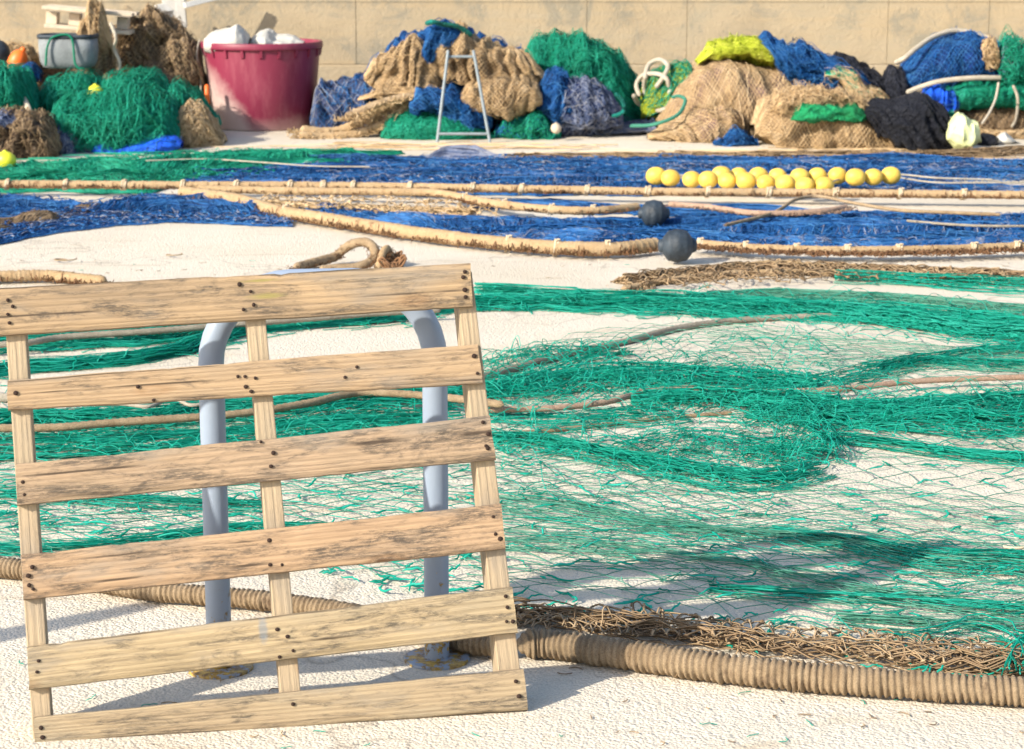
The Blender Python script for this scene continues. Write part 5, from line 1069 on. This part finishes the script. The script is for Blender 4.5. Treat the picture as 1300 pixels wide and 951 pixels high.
netpile('net_pile', 'frayed pinkish tan net ruffle behind the emerald cloth', 'net', [M['tancore'], M['tan']],
        [(975, 134), (990, 120), (1030, 114), (1070, 118), (1098, 130), (1106, 140)], [(975, 146), (1010, 138), (1060, 134), (1106, 146)], YD(182) - .22, .22, fuzz=800, flen=.12, lift=.04, amp=.04, fr=(9, 9, 9), seed=158)
netpile('net_strip', 'green net strip with pale edge running down to the black tarpaulin', 'net', [M['seagreen'], M['green'], M['tan']],
        [(1046, 92), (1062, 88), (1085, 96), (1110, 112), (1132, 130)], [(1046, 96), (1070, 110), (1090, 136), (1110, 144), (1132, 136)], Yr - .1, .2, fuzz=416, flen=.6, flow=(1, -.5), amp=.04, fr=(3, 6, 10), seed=159)
netpile('tarpaulin', 'black crumpled tarpaulin spilling to the ground on the right', 'tarpaulin', [M['black'], M['blacktw']],
        [(1092, 140), (1105, 126), (1130, 124), (1165, 118), (1190, 132), (1205, 150), (1215, 176)], [(1092, 146), (1120, 176), (1160, 200), (1200, 200), (1215, 184)], YD(188), .40, fuzz=0, lines=False, amp=.045, fr=(3, 4, 6), seed=160, pleat=6, pamp=.07, lean=2.4, ns=150)
netpile('net_pile', 'black net neck joining the tarpaulin to the big blue bundle', 'net', [M['black'], M['blacktw']],
        [(1120, 104), (1132, 84), (1142, 88), (1150, 110), (1170, 120), (1180, 130)], [(1120, 130), (1140, 146), (1180, 140)], Yr + .2, .25, fuzz=192, amp=.05, fr=(7, 7, 7), seed=161, pleat=4, pamp=.05)
# big blue bundle
netpile('net_bundle', 'big royal blue net bundle wrapped in thick beige rope at the right', 'net bundle', [M['darkblue2'], M['blue']],
        [(1138, 104), (1146, 84), (1165, 62), (1190, 46), (1222, 41), (1255, 48), (1282, 62), (1296, 84), (1300, 96)], [(1138, 112), (1180, 116), (1240, 108), (1300, 104)], Yr + .3, .45, fuzz=320, cell=.035, r=.003, amp=.035, fr=(2, 4, 5), seed=162, pleat=5, pamp=.03, ns=150)
netpile('net_pile', 'dark net tangle with green rag at the right end of the blue bundle', 'net', [M['black'], M['bluefade'], M['green']],
        [(1262, 80), (1268, 58), (1280, 52), (1294, 62), (1302, 84)], [(1262, 90), (1280, 100), (1302, 100)], Yr - .05, .2, fuzz=640, flen=.2, lift=.05, amp=.05, fr=(7, 7, 7), seed=163)
netpile('net_pile', 'purple-brown frayed net patch near the right end of the blue bundle', 'net', [M['bluegrey'], M['tan']],
        [(1246, 66), (1252, 52), (1260, 54), (1266, 72)], [(1246, 74), (1256, 80), (1266, 78)], Yr - .15, .08, fuzz=416, flen=.14, lift=.03, amp=.03, fr=(9, 9, 9), seed=164)
netpile('net_pile', 'dark teal net sagging under the blue bundle', 'net', [M['teal_body'], M['green']],
        [(1196, 112), (1215, 106), (1250, 104), (1285, 104), (1320, 100)], [(1196, 126), (1220, 134), (1260, 132), (1320, 138)], Yr + .05, .34, fuzz=1120, flen=.4, flow=(1, .3), amp=.04, fr=(9, 5, 3), seed=165, pleat=14, pamp=.05)
netpile('net_pile', 'dark green net rising at the right edge behind the blue bundle', 'net pile', [M['greencore'], M['green']],
        [(1280, 100), (1294, 72), (1310, 64), (1350, 62), (1390, 90)], [(1280, 150), (1320, 170), (1390, 160)], Yr + .7, .5, fuzz=800, amp=.05, fr=(4, 4, 4), seed=166)
netpile('net_pile', 'vivid blue gathered cloth between tarpaulin and teal net', 'cloth', [M['brightblue'], M['blue']],
        [(1170, 120), (1178, 112), (1195, 110), (1208, 118), (1214, 126)], [(1170, 128), (1190, 136), (1206, 142), (1214, 136)], Yr - .15, .14, fuzz=30, lines=False, amp=.04, fr=(14, 6, 3), seed=167, pleat=4, pamp=.03)
netpile('net_pile', 'small green net scrap beside the vivid blue gathered cloth', 'net', [M['cloth'], M['green']], [(1160, 140), (1175, 130), (1200, 138), (1210, 144)], [(1160, 144), (1180, 150), (1210, 147)], YD(180) - .45, .1, fuzz=60, amp=.03, fr=(6, 6, 6), seed=168)
netpile('net_pile', 'dark bundle shadowed underneath the teal net at the right edge', 'net', [M['browncore'], M['brown']], [(1214, 142), (1240, 130), (1280, 128), (1340, 128)], [(1214, 168), (1270, 176), (1340, 172)], Yr + .1, .25, fuzz=192, amp=.03, fr=(5, 5, 5), seed=169)
YB = Yr - .1
rope('rope', [AT(1136, 80, YB + .1), AT(1148, 74, YB), AT(1165, 60, YB + .1), AT(1185, 47, YB + .25), AT(1210, 39, YB + .35), AT(1235, 42, YB + .35), AT(1260, 50, YB + .3)], .020, M['ropewhite'], 'beige rope arching over the top of the blue bundle', 'rope', rib=.03, amp=.1, laid=True)
rope('rope', [AT(1150, 118, YB - .1), AT(1170, 110, YB - .12), AT(1195, 103, YB - .16), AT(1235, 99, YB - .16), AT(1272, 99, YB - .1)], .020, M['ropewhite'], 'beige rope running across the front of the blue bundle', 'rope', rib=.03, amp=.1, laid=True, seed=2)
rope('rope', [AT(1268, 104, YB - .2), AT(1264, 125, YB - .3), AT(1256, 143, YB - .4), AT(1246, 158, YB - .45)], .010, M['ropewhite'], 'beige rope hanging down from the blue bundle', 'rope', rib=.03, amp=.1, laid=True, seed=3)
rope('rope', [AT(1286, 108, YB - .2), AT(1292, 125, YB - .3), AT(1290, 150, YB - .3), AT(1284, 162, YB - .3)], .012, M['ropegrey'], 'grey rope hanging at the right edge below the bundle', 'rope', rib=.03, amp=.1, laid=True, seed=4)
netpile('plastic_bag', 'pale yellow-green knotted plastic bag on the ground by the tarpaulin', 'bag', [M['bag'], M['bag']],
        [(1199, 172), (1203, 156), (1214, 148), (1224, 145), (1232, 153), (1241, 160), (1244, 176)], [(1199, 180), (1212, 189), (1232, 188), (1244, 182)], YD(188) - .3, .15, fuzz=0, lines=False, amp=.035, fr=(8, 8, 6), seed=170, e=1.0)
netpile('net_scrap', 'small black rag beside the pale yellow-green bag', 'rag', [M['black'], M['black']], [(1240, 178), (1248, 168), (1260, 170), (1267, 180)], [(1240, 182), (1254, 186), (1267, 183)], YD(184), .1, fuzz=0, lines=False, amp=.02, fr=(8, 8, 8), seed=171)
netpile('plastic_scrap', 'crumpled white plastic lying at the right edge', 'plastic sheet', [M['white'], M['white']], [(1266, 176), (1274, 170), (1286, 174), (1294, 180)], [(1266, 180), (1280, 184), (1294, 182)], YD(182), .1, fuzz=0, lines=False, amp=.02, fr=(8, 8, 8), seed=172)
netpile('net_scrap', 'flat beige net apron on the ground at the far right', 'net', [M['tancore'], M['tan']], [(1236, 160), (1262, 158), (1300, 160), (1360, 164)], [(1236, 168), (1270, 172), (1300, 180), (1360, 186)], YD(172), .35, fuzz=416, amp=.03, fr=(4, 6, 8), seed=173)
netpile('net_scrap', 'small blue net scrap on the ground between the two tan mounds', 'net', [M['bluecore'], M['blue']], [(905, 182), (925, 172), (940, 166), (955, 176), (962, 182)], [(905, 184), (930, 187), (962, 185)], YD(184), .12, fuzz=256, flen=.15, amp=.04, fr=(9, 9, 9), seed=174)
rope('rope', [AT(800, 160, YD(176)), AT(830, 158, YD(176) - .3), AT(860, 146, YD(176) - .25), AT(870, 128, YD(176) - .05), AT(862, 122, YD(176)), AT(852, 124, YD(176))], .014, M['tealdull'], 'pale green rope curving over the foot of the tall tan mound', 'rope', rib=.03)
g = np.random.default_rng(77)
def trail(label, x0, x1, y0, y1, n, mat, r=.004):
    mb = MB(); K = 26; a = g.uniform(x0, x1, (n, 1)); w = g.normal(0, (x1 - x0) * .35, (n, 1)); t = np.linspace(0, 1, K)[None]
    px = a + w * t; py = g.uniform(y0, y1, (n, 1)) + 0 * t
    P = G(px, py, .006); q = P * np.array([2.5, 2.5, 1]) + np.arange(n)[:, None, None] * 3.7
    P[..., 1] += .14 * noise(q, 3); P[..., 0] += .06 * noise(q * 2, 4); P[..., 2] = .006 + .02 * np.abs(noise(q, 5))
    mb.tubes(P, r, 4, 0); tag(mb.build('loose_twine', mat), label, 'twine')
trail('loose green twine strewn on the concrete before the left heaps', 90, 300, 196, 204, 26, M['green'])
trail('loose tan twine strewn at the foot of the centre pile', 400, 760, 182, 190, 40, M['tan'])
trail('loose tan twine strewn at the foot of the right pile', 830, 1180, 190, 200, 40, M['tan'])
# long thin brown edge line on the ground behind the blue drift
mb = MB(); crossing_strands(mb, [(640, 203), (800, 202), (1000, 200), (1180, 200), (1300, 194), (1420, 190)], [(0, .06), (1, .12)], [(0, .04), (1, .05)], 500, 0, r=.004, seed=91, tang=300, tlen=.15)
tag(mb.build('rope_net', [M['brown']]), 'thin tan net edge along the far side of the broad blue net', 'fishing net')

# litter on the bare concrete
for i, (x, y, s_, lb) in enumerate([(72, 331, .05, 'curl of dry brown twine on the bare concrete, above the pallet at left'), (210, 325, .03, 'small brown twine scrap on the bare concrete, left of centre'), (650, 384, .04, 'pale curl of twine on the far teal band'), (1270, 697, .018, 'small off-white shell ring on the open mesh at right')]):
    g = np.random.default_rng(i); K = 30; a = np.linspace(0, 7 + i, K); P = G(x, y, .008) + np.stack([s_ * np.cos(a) * (1 - .3 * a / 7) + .01 * a, s_ * np.sin(a) * .7, .002 + .001 * a], -1)
    m_ = MB(); m_.tubes(P[None], .0035 if i < 3 else .004, 5, 0); tag(m_.build('twine_scrap', M['ropebrown' if i < 2 else 'tie']), lb, 'twine')

g = np.random.default_rng(91); n = 420; K = 6
px = g.uniform(-60, 1360, n); py = np.where(g.random(n) < .45, g.uniform(325, 380, n), np.where(g.random(n) < .5, g.uniform(185, 200, n), g.uniform(780, 960, n)))
c = G(px, py, .004); an = g.uniform(0, 6.28, (n, 1)) + np.cumsum(g.normal(0, .5, (n, K)), 1); stp = g.uniform(.002, .009, (n, 1))
P = c[:, None] + np.stack([np.cumsum(np.cos(an) * stp, 1), np.cumsum(np.sin(an) * stp, 1), 0 * an], -1)
mb = MB(); mb.tubes(P[::2], .0014, 3, 0); mb.tubes(P[1::3], .0012, 3, 1)
tag(mb.build('twine_litter', [M['brown'], M['teal']]), 'tiny clippings of brown and teal twine littering the concrete', 'litter', kind='stuff')
# ================================================================= LIGHT, SKY, CAMERA
w = bpy.data.worlds.new('World'); SC.world = w; w.use_nodes = True; nt = w.node_tree
sky = nt.nodes.new('ShaderNodeTexSky'); sky.sky_type = 'NISHITA'; sky.sun_disc = False
sv = np.array([-1.43, -1.13, 1.0]); el = math.atan2(1.0, math.hypot(1.43, 1.13))
sky.sun_elevation = el; sky.sun_rotation = math.atan2(-1.43, -1.13); sky.dust_density = 1.5
bg = nt.nodes['Background']; nt.links.new(sky.outputs[0], bg.inputs[0]); bg.inputs[1].default_value = .15
ld = bpy.data.lights.new('sun', 'SUN'); ld.energy = 4.3; ld.angle = math.radians(.9); ld.color = (1, .93, .80)
lo = bpy.data.objects.new('sun', ld); COL.objects.link(lo)
from mathutils import Vector
lo.rotation_euler = Vector(-sv).to_track_quat('-Z', 'Y').to_euler(); lo.location = (-8, -6, 8)
cd = bpy.data.cameras.new('camera'); cam = bpy.data.objects.new('camera', cd); COL.objects.link(cam)
cd.sensor_width = 36; cd.lens = 36 * F / 1300; cd.clip_start = .1; cd.clip_end = 600
cam.location = (0, 0, H); cam.rotation_euler = (math.pi / 2 - TH, 0, 0)
cd.dof.use_dof = True; cd.dof.focus_distance = 5.6; cd.dof.aperture_fstop = 9
SC.camera = cam
SC.render.engine = 'CYCLES'
SC.view_settings.view_transform = 'Standard'; SC.view_settings.look = 'None'; SC.view_settings.exposure = .92; SC.view_settings.gamma = 1
